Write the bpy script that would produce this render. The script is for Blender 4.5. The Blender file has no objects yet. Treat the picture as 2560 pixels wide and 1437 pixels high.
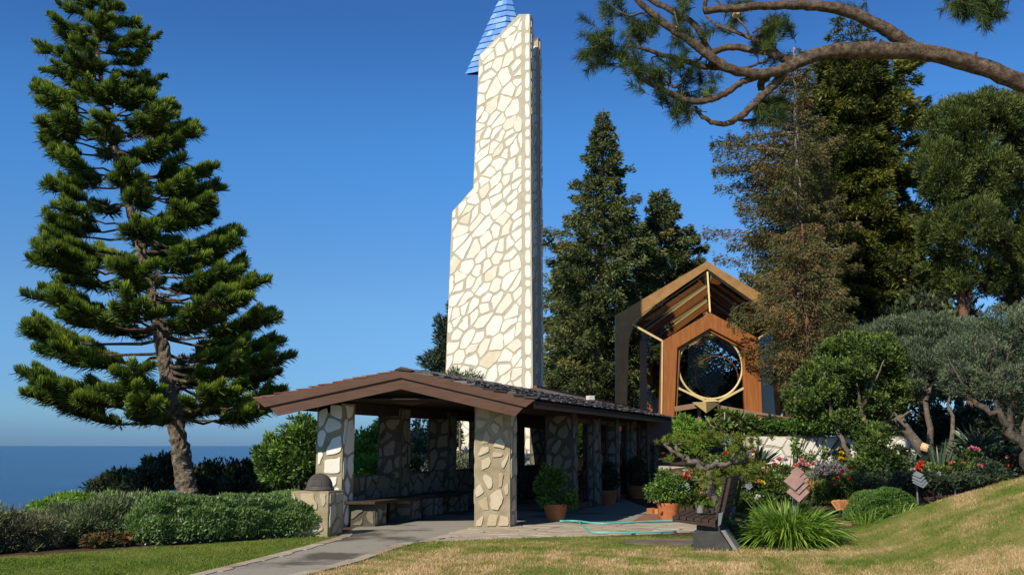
import bpy, math, random
import numpy as np
from mathutils import Vector

rng = np.random.default_rng(11)
random.seed(11)
sc = bpy.context.scene
COL = sc.collection

# ------------------------------------------------------------------ camera
F, CX, CY, EYE = 2489.0, 1280.0, 718.5, 1.6
PITCH = math.atan(393.5 / F)
cam_d = bpy.data.cameras.new('camera')
cam = bpy.data.objects.new('camera', cam_d)
COL.objects.link(cam)
cam.location = (0, 0, EYE)
cam.rotation_euler = (math.pi / 2 + PITCH, 0, 0)
cam_d.sensor_width = 36.0
cam_d.lens = 36.0 * F / 2560.0
cam_d.clip_start = 0.1
cam_d.clip_end = 90000
sc.camera = cam

# ------------------------------------------------------------------ light
SUN_AZ, SUN_EL = math.radians(34), math.radians(39)      # left of straight behind the camera, height
S = Vector((-math.sin(SUN_AZ) * math.cos(SUN_EL), -math.cos(SUN_AZ) * math.cos(SUN_EL), math.sin(SUN_EL)))
sun_d = bpy.data.lights.new('sun', 'SUN')
sun_d.energy = 5.0
sun_d.angle = math.radians(0.5)
sun_d.color = (1.0, 0.90, 0.73)
sun = bpy.data.objects.new('sun', sun_d)
COL.objects.link(sun)
sun.rotation_euler = S.to_track_quat('Z', 'Y').to_euler()

world = bpy.data.worlds.new('World')
sc.world = world
world.use_nodes = True
wn, wl = world.node_tree.nodes, world.node_tree.links
wn.clear()
sky = wn.new('ShaderNodeTexSky')
sky.sky_type = 'NISHITA'
sky.sun_disc = False
sky.sun_elevation = SUN_EL
sky.sun_rotation = math.atan2(S.x, S.y)
sky.altitude = 80
sky.air_density = 1.0
sky.dust_density = 0.3
sky.ozone_density = 5.0
# sky tint: bluer, most of all near the horizon; overhead darkened to cut ambient light
tcw = wn.new('ShaderNodeTexCoord')
sep = wn.new('ShaderNodeSeparateXYZ')
wl.new(tcw.outputs['Generated'], sep.inputs[0])
sky_tint = wn.new('ShaderNodeValToRGB')
sky_tint.color_ramp.interpolation = 'EASE'
ae = sky_tint.color_ramp.elements
ae[0].position = 0.0; ae[0].color = (.38, .68, 1.3, 1)
ae[1].position = 1.0; ae[1].color = (.25, .40, .60, 1)
for q_, c_ in ((.04, (.56, .92, 1.42)), (.145, (.74, 1.12, 1.46)), (.29, (.63, 1.27, 1.78)), (.42, (.52, 1.02, 1.55)), (.56, (.32, .55, .80))):
    e_ = ae.new(q_); e_.color = (*c_, 1)
wl.new(sep.outputs['Z'], sky_tint.inputs[0])
hs = wn.new('ShaderNodeMix'); hs.data_type = 'RGBA'; hs.blend_type = 'MULTIPLY'; hs.inputs[0].default_value = 1.0
bg = wn.new('ShaderNodeBackground')
bg.inputs['Strength'].default_value = 0.075
wo = wn.new('ShaderNodeOutputWorld')
wl.new(sky.outputs[0], hs.inputs[6])
wl.new(sky_tint.outputs[0], hs.inputs[7])
wl.new(hs.outputs[2], bg.inputs['Color'])
wl.new(bg.outputs[0], wo.inputs['Surface'])

sc.view_settings.view_transform = 'Standard'
sc.view_settings.look = 'None'
sc.view_settings.gamma = 1.0
sc.view_settings.exposure = 0.08
sc.cycles.max_bounces = 6
sc.cycles.transparent_max_bounces = 24
sc.cycles.use_denoising = True

# ------------------------------------------------------------------ survey helpers
_c, _s = math.cos(PITCH), math.sin(PITCH)


def P(px, py, d):
    """surveyed point: bearing read from the photograph, d metres north of the viewpoint"""
    u, v = (px - CX) / F, (CY - py) / F
    k = d / (_c - v * _s)
    return np.array([u * k, d, EYE + (_s + v * _c) * k])


def G(px, py, z=0.0):
    u, v = (px - CX) / F, (CY - py) / F
    k = (z - EYE) / (_s + v * _c)
    return np.array([u * k, k * (_c - v * _s), z])


def nrm(a):
    a = np.asarray(a, float)
    return a / np.maximum(np.linalg.norm(a, axis=-1, keepdims=True), 1e-9)


def sstep(a, b, x):
    t = np.clip((np.asarray(x, float) - a) / (b - a), 0, 1)
    return t * t * (3 - 2 * t)


_nk = rng.normal(size=(24, 2)); _np = rng.uniform(0, 6.28, 24)


def noise2(x, y, s=1.0):
    x = np.asarray(x, float) / s; y = np.asarray(y, float) / s
    r = 0
    for i in range(24):
        r = r + np.sin(_nk[i, 0] * x * (1 + i * .12) + _nk[i, 1] * y * (1 + i * .12) + _np[i])
    return r / 4.9


OFF = {}


def thing(name, label, cat, loc=(0, 0, 0), group=None):
    o = bpy.data.objects.new(name, None)
    o.empty_display_size = 0.2
    COL.objects.link(o)
    o.location = [float(q) for q in loc]
    OFF[o] = np.array([float(q) for q in loc])
    tag(o, label, cat, group)
    return o


def tag(o, label, cat, group=None, kind=None):
    o['label'] = label
    o['category'] = cat
    if group: o['group'] = group
    if kind: o['kind'] = kind
    return o


def struct(o):
    o['kind'] = 'structure'
    return o


def _link(name, me, mats, parent, off):
    o = bpy.data.objects.new(name, me)
    COL.objects.link(o)
    for m in (mats if isinstance(mats, (list, tuple)) else [mats]):
        me.materials.append(m)
    if parent is not None:
        o.parent = parent
    OFF[o] = off
    return o


class MB:
    def __init__(self):
        self.v, self.f, self.t = [], [], []

    def add(self, vs, fs, tone=0.5):
        b = len(self.v)
        self.v.extend([tuple(map(float, q)) for q in vs])
        for q in fs:
            self.f.append(tuple(b + i for i in q))
            self.t.append(tone)
        return self

    def prism(self, poly, vec, tone=0.5):
        n = len(poly)
        a = [np.asarray(q, float) for q in poly]
        vec = np.asarray(vec, float)
        nn = np.zeros(3)
        for i in range(n):
            nn += np.cross(a[i] - a[0], a[(i + 1) % n] - a[0])
        if np.dot(nn, vec) > 0:
            a = a[::-1]
        vs = a + [q + vec for q in a]
        fs = [tuple(range(n)), tuple(range(2 * n - 1, n - 1, -1))]
        for i in range(n):
            j = (i + 1) % n
            fs.append((j, i, n + i, n + j))
        return self.add(vs, fs, tone)

    def box(self, c, size, rz=0.0, tone=0.5, U=None, V=None, Wd=None):
        c = np.asarray(c, float)
        if U is None:
            U = np.array([math.cos(rz), math.sin(rz), 0]); V = np.array([-math.sin(rz), math.cos(rz), 0])
            Wd = np.array([0, 0, 1.0])
        U, V, Wd = [np.asarray(q, float) for q in (U, V, Wd)]
        h = [q / 2 for q in size]
        p = [c - U * h[0] - V * h[1] - Wd * h[2], c + U * h[0] - V * h[1] - Wd * h[2],
             c + U * h[0] + V * h[1] - Wd * h[2], c - U * h[0] + V * h[1] - Wd * h[2]]
        return self.prism(p, Wd * size[2], tone)

    def bar(self, a, b, w, h, up=(0, 0, 1), tone=0.5):
        a, b = np.asarray(a, float), np.asarray(b, float)
        d = nrm(b - a)
        s = nrm(np.cross(d, up)); u = np.cross(s, d)
        p = [a - s * w / 2 - u * h / 2, a + s * w / 2 - u * h / 2, a + s * w / 2 + u * h / 2, a - s * w / 2 + u * h / 2]
        return self.prism(p, b - a, tone)

    def tube(self, pts, radii, n=8, tone=0.5, rough=0.0, caps=True):
        pts = np.asarray(pts, float)
        m = len(pts)
        radii = np.broadcast_to(np.asarray(radii, float), (m,))
        tang = nrm(np.gradient(pts, axis=0))
        ref = np.array([0.31, 0.17, 0.93])
        if abs(np.dot(ref, tang[0])) > .9: ref = np.array([0.95, 0.2, 0.1])
        u = nrm(np.cross(tang[0], ref))
        vs = []
        for i in range(m):
            u = nrm(u - tang[i] * np.dot(u, tang[i]))
            w = np.cross(tang[i], u)
            for k in range(n):
                a = 2 * math.pi * k / n
                r = radii[i] * (1 + (random.uniform(-rough, rough) if rough else 0))
                vs.append(pts[i] + (u * math.cos(a) + w * math.sin(a)) * r)
        fs = []
        for i in range(m - 1):
            for k in range(n):
                k2 = (k + 1) % n
                fs.append((i * n + k, i * n + k2, (i + 1) * n + k2, (i + 1) * n + k))
        if caps:
            fs.append(tuple(range(n - 1, -1, -1)))
            fs.append(tuple((m - 1) * n + k for k in range(n)))
        return self.add(vs, fs, tone)

    def lathe(self, c, prof, n=28, tone=0.5):
        c = np.asarray(c, float)
        vs = [c + np.array([r * math.cos(2 * math.pi * k / n), r * math.sin(2 * math.pi * k / n), z]) for r, z in prof for k in range(n)]
        fs = []
        for i in range(len(prof) - 1):
            for k in range(n):
                k2 = (k + 1) % n
                fs.append((i * n + k, i * n + k2, (i + 1) * n + k2, (i + 1) * n + k))
        return self.add(vs, fs, tone)

    def build(self, name, mat, parent=None, smooth=False, bevel=0.0):
        off = OFF.get(parent, np.zeros(3))
        me = bpy.data.meshes.new(name)
        v = np.array(self.v) - off
        me.from_pydata([tuple(q) for q in v], [], self.f)
        at = me.attributes.new('tone', 'FLOAT', 'FACE')
        at.data.foreach_set('value', np.array(self.t, dtype=np.float32))
        if smooth:
            me.polygons.foreach_set('use_smooth', [True] * len(me.polygons))
        me.update()
        o = _link(name, me, mat, parent, off)
        if bevel:
            b = o.modifiers.new('bevel', 'BEVEL'); b.width = bevel; b.segments = 2; b.limit_method = 'ANGLE'
        return o


def strips(name, mat, parent, pts, side, width, tone):
    """n ribbons: pts (n,k,3), side (n,3), width (n,k), tone (n,) -> one mesh"""
    off = OFF.get(parent, np.zeros(3))
    n, k = pts.shape[:2]
    a = pts - side[:, None, :] * width[:, :, None] - off
    b = pts + side[:, None, :] * width[:, :, None] - off
    v = np.stack([a, b], axis=2).reshape(-1, 3)
    i = np.arange(n)[:, None] * (2 * k) + np.arange(k - 1)[None, :] * 2
    f = np.stack([i, i + 1, i + 3, i + 2], axis=-1).reshape(-1)
    nf = n * (k - 1)
    me = bpy.data.meshes.new(name)
    me.vertices.add(len(v)); me.vertices.foreach_set('co', v.astype(np.float32).ravel())
    me.loops.add(nf * 4); me.loops.foreach_set('vertex_index', f.astype(np.int32))
    me.polygons.add(nf); me.polygons.foreach_set('loop_start', np.arange(0, nf * 4, 4, dtype=np.int32))
    me.polygons.foreach_set('loop_total', np.full(nf, 4, dtype=np.int32))
    at = me.attributes.new('tone', 'FLOAT', 'FACE')
    at.data.foreach_set('value', (np.repeat(tone, k - 1) if np.ndim(tone) == 1 else np.asarray(tone).ravel()).astype(np.float32))
    me.update(calc_edges=True)
    return _link(name, me, mat, parent, off)


def leaves(name, mat, parent, p, d, L, W, tone):
    """diamond leaves at p pointing along d"""
    n = len(p)
    d = nrm(d)
    L = np.broadcast_to(L, (n,)); W = np.broadcast_to(W, (n,))
    s = nrm(np.cross(d, rng.normal(size=(n, 3))))
    pts = np.stack([p, p + d * (L * .45)[:, None], p + d * L[:, None]], axis=1)
    off = OFF.get(parent, np.zeros(3))
    v = np.stack([pts[:, 0], pts[:, 1] + s * W[:, None], pts[:, 2], pts[:, 1] - s * W[:, None]], axis=1).reshape(-1, 3) - off
    me = bpy.data.meshes.new(name)
    me.vertices.add(4 * n); me.vertices.foreach_set('co', v.astype(np.float32).ravel())
    me.loops.add(4 * n); me.loops.foreach_set('vertex_index', np.arange(4 * n, dtype=np.int32))
    me.polygons.add(n); me.polygons.foreach_set('loop_start', np.arange(0, 4 * n, 4, dtype=np.int32))
    me.polygons.foreach_set('loop_total', np.full(n, 4, dtype=np.int32))
    at = me.attributes.new('tone', 'FLOAT', 'FACE')
    at.data.foreach_set('value', np.clip(tone, 0, 1).astype(np.float32))
    me.update(calc_edges=True)
    return _link(name, me, mat, parent, off)


# ------------------------------------------------------------------ materials
def _nodes(name):
    m = bpy.data.materials.new(name)
    m.use_nodes = True
    nt = m.node_tree
    nt.nodes.clear()
    out = nt.nodes.new('ShaderNodeOutputMaterial')
    return m, nt, out


def ramp(nt, stops, fac):
    r = nt.nodes.new('ShaderNodeValToRGB')
    e = r.color_ramp.elements
    while len(e) < len(stops): e.new(0.5)
    for q, (pos, c) in zip(e, stops):
        q.position = pos; q.color = (*c, 1)
    nt.links.new(fac, r.inputs[0])
    return r.outputs[0]


def tex(nt, kind, scale, detail=6, rough=.6, vec=None, stretch=None):
    tc = nt.nodes.new('ShaderNodeTexCoord')
    src = tc.outputs['Object']
    if stretch is not None:
        mp = nt.nodes.new('ShaderNodeMapping'); mp.inputs['Scale'].default_value = stretch
        nt.links.new(src, mp.inputs[0]); src = mp.outputs[0]
    t = nt.nodes.new('ShaderNodeTex' + kind)
    t.inputs['Scale'].default_value = scale
    if kind == 'Noise':
        t.inputs['Detail'].default_value = detail; t.inputs['Roughness'].default_value = rough
    nt.links.new(src, t.inputs['Vector'])
    return t


def mixc(nt, a, b, fac, mode='MIX'):
    m = nt.nodes.new('ShaderNodeMix'); m.data_type = 'RGBA'; m.blend_type = mode
    for sock, val in ((m.inputs[0], fac), (m.inputs[6], a), (m.inputs[7], b)):
        if isinstance(val, (int, float)): sock.default_value = val
        elif isinstance(val, tuple): sock.default_value = (*val, 1)
        else: nt.links.new(val, sock)
    return m.outputs[2]


def attr(nt, name='tone'):
    a = nt.nodes.new('ShaderNodeAttribute'); a.attribute_name = name
    return a.outputs['Fac']


def surf(name, stops, scale=6, rough=.8, bump=.3, bscale=40, tone=0.0, stretch=None, detail=8, spec=.3, dist=.02, metal=0.0):
    """noise-coloured surface; tone = how much the per-piece 'tone' attribute shifts the ramp"""
    m, nt, out = _nodes(name)
    n = tex(nt, 'Noise', scale, detail, .65, stretch=stretch)
    fac = n.outputs['Fac']
    if tone:
        ma = nt.nodes.new('ShaderNodeMix'); ma.data_type = 'FLOAT'
        ma.inputs[0].default_value = tone
        nt.links.new(fac, ma.inputs[2]); nt.links.new(attr(nt), ma.inputs[3])
        fac = ma.outputs[0]
    col = ramp(nt, stops, fac)
    b = nt.nodes.new('ShaderNodeBsdfPrincipled')
    b.inputs['Roughness'].default_value = rough
    b.inputs['Specular IOR Level'].default_value = spec
    b.inputs['Metallic'].default_value = metal
    nt.links.new(col, b.inputs['Base Color'])
    if bump:
        n2 = tex(nt, 'Noise', bscale, 6, .7, stretch=stretch)
        bm = nt.nodes.new('ShaderNodeBump'); bm.inputs['Strength'].default_value = bump; bm.inputs['Distance'].default_value = dist
        nt.links.new(n2.outputs['Fac'], bm.inputs['Height']); nt.links.new(bm.outputs[0], b.inputs['Normal'])
    nt.links.new(b.outputs[0], out.inputs[0])
    return m


def leafmat(name, stops, trans=.25, rough=.55, spec=.25):
    m, nt, out = _nodes(name)
    k_ = 1.0 if 'petals' in name else 2.0
    stops = [(p_, tuple(min(.75, q_ * k_) for q_ in c_)) for p_, c_ in stops]
    col = ramp(nt, stops, attr(nt))
    b = nt.nodes.new('ShaderNodeBsdfPrincipled')
    b.inputs['Roughness'].default_value = rough; b.inputs['Specular IOR Level'].default_value = spec
    tr = nt.nodes.new('ShaderNodeBsdfTranslucent')
    mx = nt.nodes.new('ShaderNodeMixShader'); mx.inputs[0].default_value = trans
    nt.links.new(col, b.inputs['Base Color']); nt.links.new(col, tr.inputs['Color'])
    nt.links.new(b.outputs[0], mx.inputs[1]); nt.links.new(tr.outputs[0], mx.inputs[2])
    nt.links.new(mx.outputs[0], out.inputs[0])
    return m


def glassmat(name, tint=(.8, .85, .85), refl=1.0):
    m, nt, out = _nodes(name)
    t = nt.nodes.new('ShaderNodeBsdfTransparent'); t.inputs[0].default_value = (*tint, 1)
    g = nt.nodes.new('ShaderNodeBsdfGlossy'); g.inputs['Roughness'].default_value = .01
    g.inputs['Color'].default_value = (refl, refl, refl, 1)
    fr = nt.nodes.new('ShaderNodeFresnel'); fr.inputs[0].default_value = 1.33
    mx = nt.nodes.new('ShaderNodeMixShader')
    nt.links.new(fr.outputs[0], mx.inputs[0]); nt.links.new(t.outputs[0], mx.inputs[1]); nt.links.new(g.outputs[0], mx.inputs[2])
    nt.links.new(mx.outputs[0], out.inputs[0])
    return m


M = {}
M['mortar'] = surf('mortar', [(.3, (.44, .40, .30)), (.7, (.56, .51, .40))], 5, .95, .5, 60)
M['mortar_dark'] = surf('mortar_weathered', [(.25, (.25, .205, .125)), (.5, (.36, .305, .195)), (.75, (.46, .40, .275))], 4, .95, .7, 50)
M['stone'] = surf('palos_stone', [(.10, (.52, .42, .26)), (.28, (.68, .60, .43)), (.42, (.78, .735, .62)), (.72, (.85, .82, .72))], 3.2, .9, .35, 22, tone=.6)
M['stone_tan'] = surf('palos_stone_tan', [(.15, (.30, .20, .10)), (.4, (.46, .37, .23)), (.6, (.56, .47, .32)), (.85, (.66, .59, .45))], 4, .9, .6, 18, tone=.5)
M['stone_shaded'] = surf('shade_toned_stone', [(.15, (0.1014, 0.0819, 0.0507)), (.4, (0.1716, 0.1482, 0.1053)), (.6, (0.2262, 0.2028, 0.1521)), (.85, (0.2808, 0.2574, 0.2028))], 4, .9, .6, 18, tone=.5)  # darker copy of the stone: shade under the walkway roof put into its colour
M['mortar_shaded'] = surf('shade_toned_mortar', [(.25, (0.063, 0.056, 0.0406)), (.5, (0.0945, 0.0854, 0.063)), (.75, (0.126, 0.1155, 0.0875))], 4, .95, .7, 50)  # mortar darkened likewise, the roof's shade put into the colour
M['fascia'] = surf('brown_painted_wood', [(.3, (.088, .045, .030)), (.7, (.135, .072, .048))], 3, .6, .15, 30, stretch=(1, 1, 6))
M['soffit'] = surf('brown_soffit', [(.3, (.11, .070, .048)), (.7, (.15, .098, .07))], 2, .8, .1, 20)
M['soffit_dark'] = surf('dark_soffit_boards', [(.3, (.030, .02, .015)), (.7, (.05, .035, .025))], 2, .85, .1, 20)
M['shingle'] = surf('grey_shingles', [(.2, (.04, .036, .034)), (.5, (.10, .092, .085)), (.8, (.21, .195, .18))], 3, .85, .4, 30, tone=.7)
M['shingle_red'] = surf('red_shingles', [(.2, (.12, .035, .025)), (.5, (.24, .075, .05)), (.8, (.24, .16, .13))], 3, .85, .4, 30, tone=.7)
M['blue_shingle'] = surf('blue_shingles', [(.2, (.075, .21, .56)), (.5, (.13, .31, .70)), (.8, (.27, .46, .80))], 2, .5, .2, 20, tone=.6, stretch=(3, 3, .6))
M['copper'] = surf('rust_coping', [(.3, (.24, .11, .04)), (.7, (.33, .17, .07))], 5, .8, .2)
M['redwood'] = surf('redwood_beam', [(.25, (.21, .068, .016)), (.5, (.31, .108, .026)), (.75, (.39, .155, .042))], 2.2, .55, .15, 18, stretch=(6, 6, .5))
M['redwood_pale'] = surf('sunbleached_beam', [(.25, (.24, .125, .04)), (.5, (.35, .19, .065)), (.75, (.43, .25, .10))], 2.2, .55, .15, 18, stretch=(1.2, 6, 1.2))
M['gold'] = surf('gold_trim', [(.3, (.60, .46, .20)), (.7, (.72, .58, .30))], 4, .4, 0, spec=.6)
M['gold_paint'] = surf('gold_painted_panel', [(.3, (.42, .31, .11)), (.7, (.50, .38, .15))], 4, .5, 0, spec=.5)
M['canopy'] = surf('tan_brown_paint', [(.3, (.20, .125, .075)), (.7, (.26, .165, .10))], 3, .6, .05)
M['glass'] = glassmat('clear_glass', (.84, .86, .84), .6)
M['glass_dark'] = glassmat('tinted_glass', (.35, .40, .42), 1.0)
M['concrete'] = surf('grey_concrete', [(.3, (.20, .195, .18)), (.7, (.30, .29, .265))], 3, .9, .4, 50)
M['concrete_old'] = surf('dark_concrete', [(.3, (.045, .045, .043)), (.7, (.085, .085, .08))], 5, .9, .5, 40)
M['bench_wood'] = surf('bench_wood', [(.3, (.035, .022, .016)), (.7, (.075, .048, .036))], 4, .6, .3, 30, stretch=(5, .6, 5))
M['dome'] = surf('dome_plastic', [(.3, (.075, .062, .055)), (.7, (.10, .085, .075))], 5, .5, .1)
M['black'] = surf('dark_void', [(.3, (.006, .006, .006)), (.7, (.01, .01, .01))], 5, .8, 0)
M['terracotta'] = surf('terracotta', [(.25, (0.3696, 0.112, 0.0392)), (.5, (0.4704, 0.1568, 0.056)), (.75, (0.56, 0.2464, 0.112))], 4, .8, .15, 25)
M['brick'] = surf('orange_brick', [(.2, (.32, .13, .05)), (.5, (.45, .19, .07)), (.8, (.55, .27, .11))], 5, .85, .4, 30, tone=.5)
M['hose'] = surf('teal_hose', [(.3, (.08, .42, .36)), (.7, (.12, .5, .44))], 6, .4, 0, spec=.5)
M['lamp_copper'] = surf('weathered_copper_plate', [(.3, (.22, .125, .105)), (.7, (.32, .20, .175))], 6, .45, .1, 25, spec=.5)
M['lamp_grey'] = surf('grey_metal_plate', [(.3, (0.132, 0.156, 0.168)), (.7, (0.198, 0.228, 0.24))], 6, .4, .1, 25, spec=.5)
M['white_paint'] = surf('white_paint', [(.3, (.62, .6, .56)), (.7, (.72, .7, .66))], 5, .7, 0)
M['bark_grey'] = surf('grey_bark', [(.25, (.07, .055, .042)), (.5, (.17, .14, .11)), (.75, (.30, .26, .21))], 7, .95, 1.0, 22, dist=.05)
M['bark_trunk'] = surf('dark_grey_bark', [(.25, (.045, .035, .027)), (.5, (.105, .086, .067)), (.75, (.20, .17, .135))], 7, .95, 1.0, 22, dist=.05)
M['bark_pine'] = surf('pine_bark', [(.30, (.035, .022, .015)), (.45, (.105, .070, .048)), (.58, (.19, .14, .10)), (.8, (.33, .27, .21))], 11, .95, 1.0, 30, dist=.06)
M['bark_arau'] = surf('scaly_grey_bark', [(.32, (.06, .043, .028)), (.46, (.17, .135, .095)), (.6, (.28, .235, .175)), (.8, (.38, .33, .265))], 9, .95, 1.0, 16, dist=.10)
M['bark_dark'] = surf('dark_bark', [(.3, (.035, .026, .02)), (.7, (.10, .075, .055))], 8, .95, .8, 25, dist=.03)
M['bark_red'] = surf('red_bark', [(.3, (.10, .05, .03)), (.7, (.24, .13, .08))], 5, .95, .8, 18, dist=.03, stretch=(4, 4, .7))
M['bark_pale'] = surf('pale_bark', [(.3, (.20, .165, .13)), (.7, (.42, .37, .31))], 8, .95, .7, 25, dist=.02)
M['cutwood'] = surf('cut_wood', [(.3, (.55, .40, .20)), (.7, (.68, .52, .30))], 12, .8, .1)

M['leaf_arau'] = leafmat('araucaria_strands', [(0, (.012, .024, .006)), (.45, (.031, .054, .009)), (.8, (.090, .135, .015)), (1, (.17, .215, .022))], .3)
M['leaf_pine'] = leafmat('pine_needles', [(0, (.010, .018, .007)), (.5, (.030, .050, .013)), (1, (.10, .14, .025))], .25)
M['leaf_redwood'] = leafmat('conifer_green', [(0, (.018, .025, .010)), (.5, (.048, .066, .024)), (.85, (.098, .120, .040)), (1, (.14, .125, .045))], .25)
M['leaf_brown'] = leafmat('browning_needles', [(0, (.024, .027, .011)), (.4, (.052, .060, .020)), (.72, (.078, .066, .024)), (1, (.125, .074, .032))], .22)
M['leaf_cypress'] = leafmat('dark_cypress', [(0, (.014, .020, .007)), (.5, (.050, .062, .013)), (.85, (.110, .118, .020)), (1, (.15, .135, .026))], .25)
M['leaf_stone_pine'] = leafmat('umbrella_pine', [(0, (.014, .022, .006)), (.5, (.042, .060, .013)), (1, (.10, .12, .026))], .2)
M['leaf_hedge'] = leafmat('hedge_leaves', [(0, (.030, .052, .014)), (.5, (.085, .138, .040)), (.92, (.15, .22, .08)), (1, (.40, .40, .38))], .3)
M['leaf_hedge2'] = leafmat('feathery_leaves', [(0, (.034, .046, .022)), (.5, (.085, .11, .048)), (1, (.16, .19, .095))], .3)
M['leaf_green'] = leafmat('green_leaves', [(0, (.018, .038, .010)), (.5, (.048, .095, .018)), (1, (.12, .19, .035))], .28)
M['leaf_garden'] = leafmat('garden_leaves', [(0, (0.014, 0.0252, 0.007)), (.5, (0.0392, 0.0644, 0.014)), (1, (0.119, 0.161, 0.0308))], .22)
M['leaf_trained'] = leafmat('trained_pine_needles', [(0, (.022, .036, .006)), (.5, (.066, .090, .013)), (1, (.13, .155, .024))], .25)
M['leaf_bright'] = leafmat('bright_leaves', [(0, (.035, .07, .012)), (.5, (.085, .16, .022)), (1, (.17, .26, .04))], .3)
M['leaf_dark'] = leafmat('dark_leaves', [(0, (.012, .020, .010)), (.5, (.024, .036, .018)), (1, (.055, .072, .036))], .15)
M['leaf_sage'] = leafmat('grey_green_leaves', [(0, (.035, .045, .028)), (.5, (.085, .105, .062)), (1, (.17, .19, .13))], .25)
M['leaf_olive'] = leafmat('olive_leaves', [(0, (.024, .036, .022)), (.5, (.055, .075, .042)), (1, (.12, .145, .085))], .22)
M['leaf_twig'] = leafmat('dry_twig_leaves', [(0, (.034, .038, .020)), (.5, (.080, .086, .044)), (1, (.15, .15, .085))], .2)
M['leaf_rust'] = leafmat('rusty_leaves', [(0, (.025, .035, .012)), (.45, (.045, .06, .018)), (.6, (.085, .036, .018)), (1, (.12, .07, .025))], .2)
M['leaf_blade'] = leafmat('lily_blades', [(0, (.028, .06, .010)), (.5, (.085, .155, .020)), (.9, (.19, .26, .035)), (1, (.32, .30, .10))], .3, .4, .4)
M['leaf_agave'] = leafmat('strap_leaves', [(0, (0.0225, 0.0375, 0.0225)), (.5, (0.04875, 0.075, 0.045)), (1, (0.09, 0.12, 0.0675))], .15, .4, .4)
M['fl_red'] = leafmat('red_petals', [(0, (.38, .012, .015)), (.5, (.62, .035, .03)), (1, (.75, .14, .06))], .25)
M['fl_pink'] = leafmat('pink_petals', [(0, (.55, .07, .14)), (.5, (.70, .18, .26)), (1, (.8, .45, .45))], .25)
M['fl_coral'] = leafmat('coral_petals', [(0, (.65, .09, .06)), (.5, (.75, .2, .14)), (1, (.8, .4, .3))], .25)
M['fl_purple'] = leafmat('lavender_petals', [(0, (.22, .14, .26)), (.5, (.36, .26, .40)), (1, (.50, .40, .52))], .25)
M['fl_yellow'] = leafmat('yellow_petals', [(0, (.65, .35, .02)), (.5, (.78, .50, .03)), (1, (.8, .6, .1))], .25)
M['fl_white'] = leafmat('white_petals', [(0, (.6, .58, .5)), (1, (.8, .78, .7))], .25)


def grassmat():
    m, nt, out = _nodes('lawn_blades')
    col = ramp(nt, [(0, (.075, .135, .016)), (.22, (.165, .245, .030)), (.42, (.225, .255, .055)), (.62, (.38, .275, .115)), (1, (.66, .49, .28))], attr(nt))
    b = nt.nodes.new('ShaderNodeBsdfPrincipled'); b.inputs['Roughness'].default_value = .7; b.inputs['Specular IOR Level'].default_value = .15
    tr = nt.nodes.new('ShaderNodeBsdfTranslucent'); mx = nt.nodes.new('ShaderNodeMixShader'); mx.inputs[0].default_value = .2
    nt.links.new(col, b.inputs['Base Color']); nt.links.new(col, tr.inputs['Color'])
    nt.links.new(b.outputs[0], mx.inputs[1]); nt.links.new(tr.outputs[0], mx.inputs[2]); nt.links.new(mx.outputs[0], out.inputs[0])
    return m


M['grass'] = grassmat()


def groundmat():
    m, nt, out = _nodes('lawn_ground')
    dry = attr(nt, 'dry')
    soil = attr(nt, 'soil')
    n = tex(nt, 'Noise', 60, 8, .75)
    cg = ramp(nt, [(.3, (.08, .125, .018)), (.7, (.18, .23, .045))], n.outputs['Fac'])
    cd = ramp(nt, [(.3, (.26, .185, .075)), (.7, (.52, .40, .19))], n.outputs['Fac'])
    c = mixc(nt, cg, cd, dry)
    n2 = tex(nt, 'Noise', 9, 8, .7)
    cs = ramp(nt, [(.3, (.045, .028, .018)), (.7, (.14, .09, .06))], n2.outputs['Fac'])
    c = mixc(nt, c, cs, soil)
    b = nt.nodes.new('ShaderNodeBsdfPrincipled'); b.inputs['Roughness'].default_value = .95; b.inputs['Specular IOR Level'].default_value = .1
    nt.links.new(c, b.inputs['Base Color'])
    bm = nt.nodes.new('ShaderNodeBump'); bm.inputs['Strength'].default_value = .6; bm.inputs['Distance'].default_value = .03
    nt.links.new(n.outputs['Fac'], bm.inputs['Height']); nt.links.new(bm.outputs[0], b.inputs['Normal'])
    nt.links.new(b.outputs[0], out.inputs[0])
    return m


def seamat():
    m, nt, out = _nodes('sea_water')
    b = nt.nodes.new('ShaderNodeBsdfPrincipled')
    n0 = tex(nt, 'Noise', .004, 8, .7, stretch=(.22, 1, 1))
    nt.links.new(ramp(nt, [(.3, (.005, .036, .105)), (.7, (.017, .070, .168))], n0.outputs['Fac']), b.inputs['Base Color'])
    b.inputs['Roughness'].default_value = .24
    b.inputs['IOR'].default_value = 1.33
    b.inputs['Specular IOR Level'].default_value = .13
    n = tex(nt, 'Noise', .05, 8, .7, stretch=(.5, 1, 1))
    bm = nt.nodes.new('ShaderNodeBump'); bm.inputs['Strength'].default_value = 1.0; bm.inputs['Distance'].default_value = 1.6
    nt.links.new(n.outputs['Fac'], bm.inputs['Height']); nt.links.new(bm.outputs[0], b.inputs['Normal'])
    nt.links.new(b.outputs[0], out.inputs[0])
    return m


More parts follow.
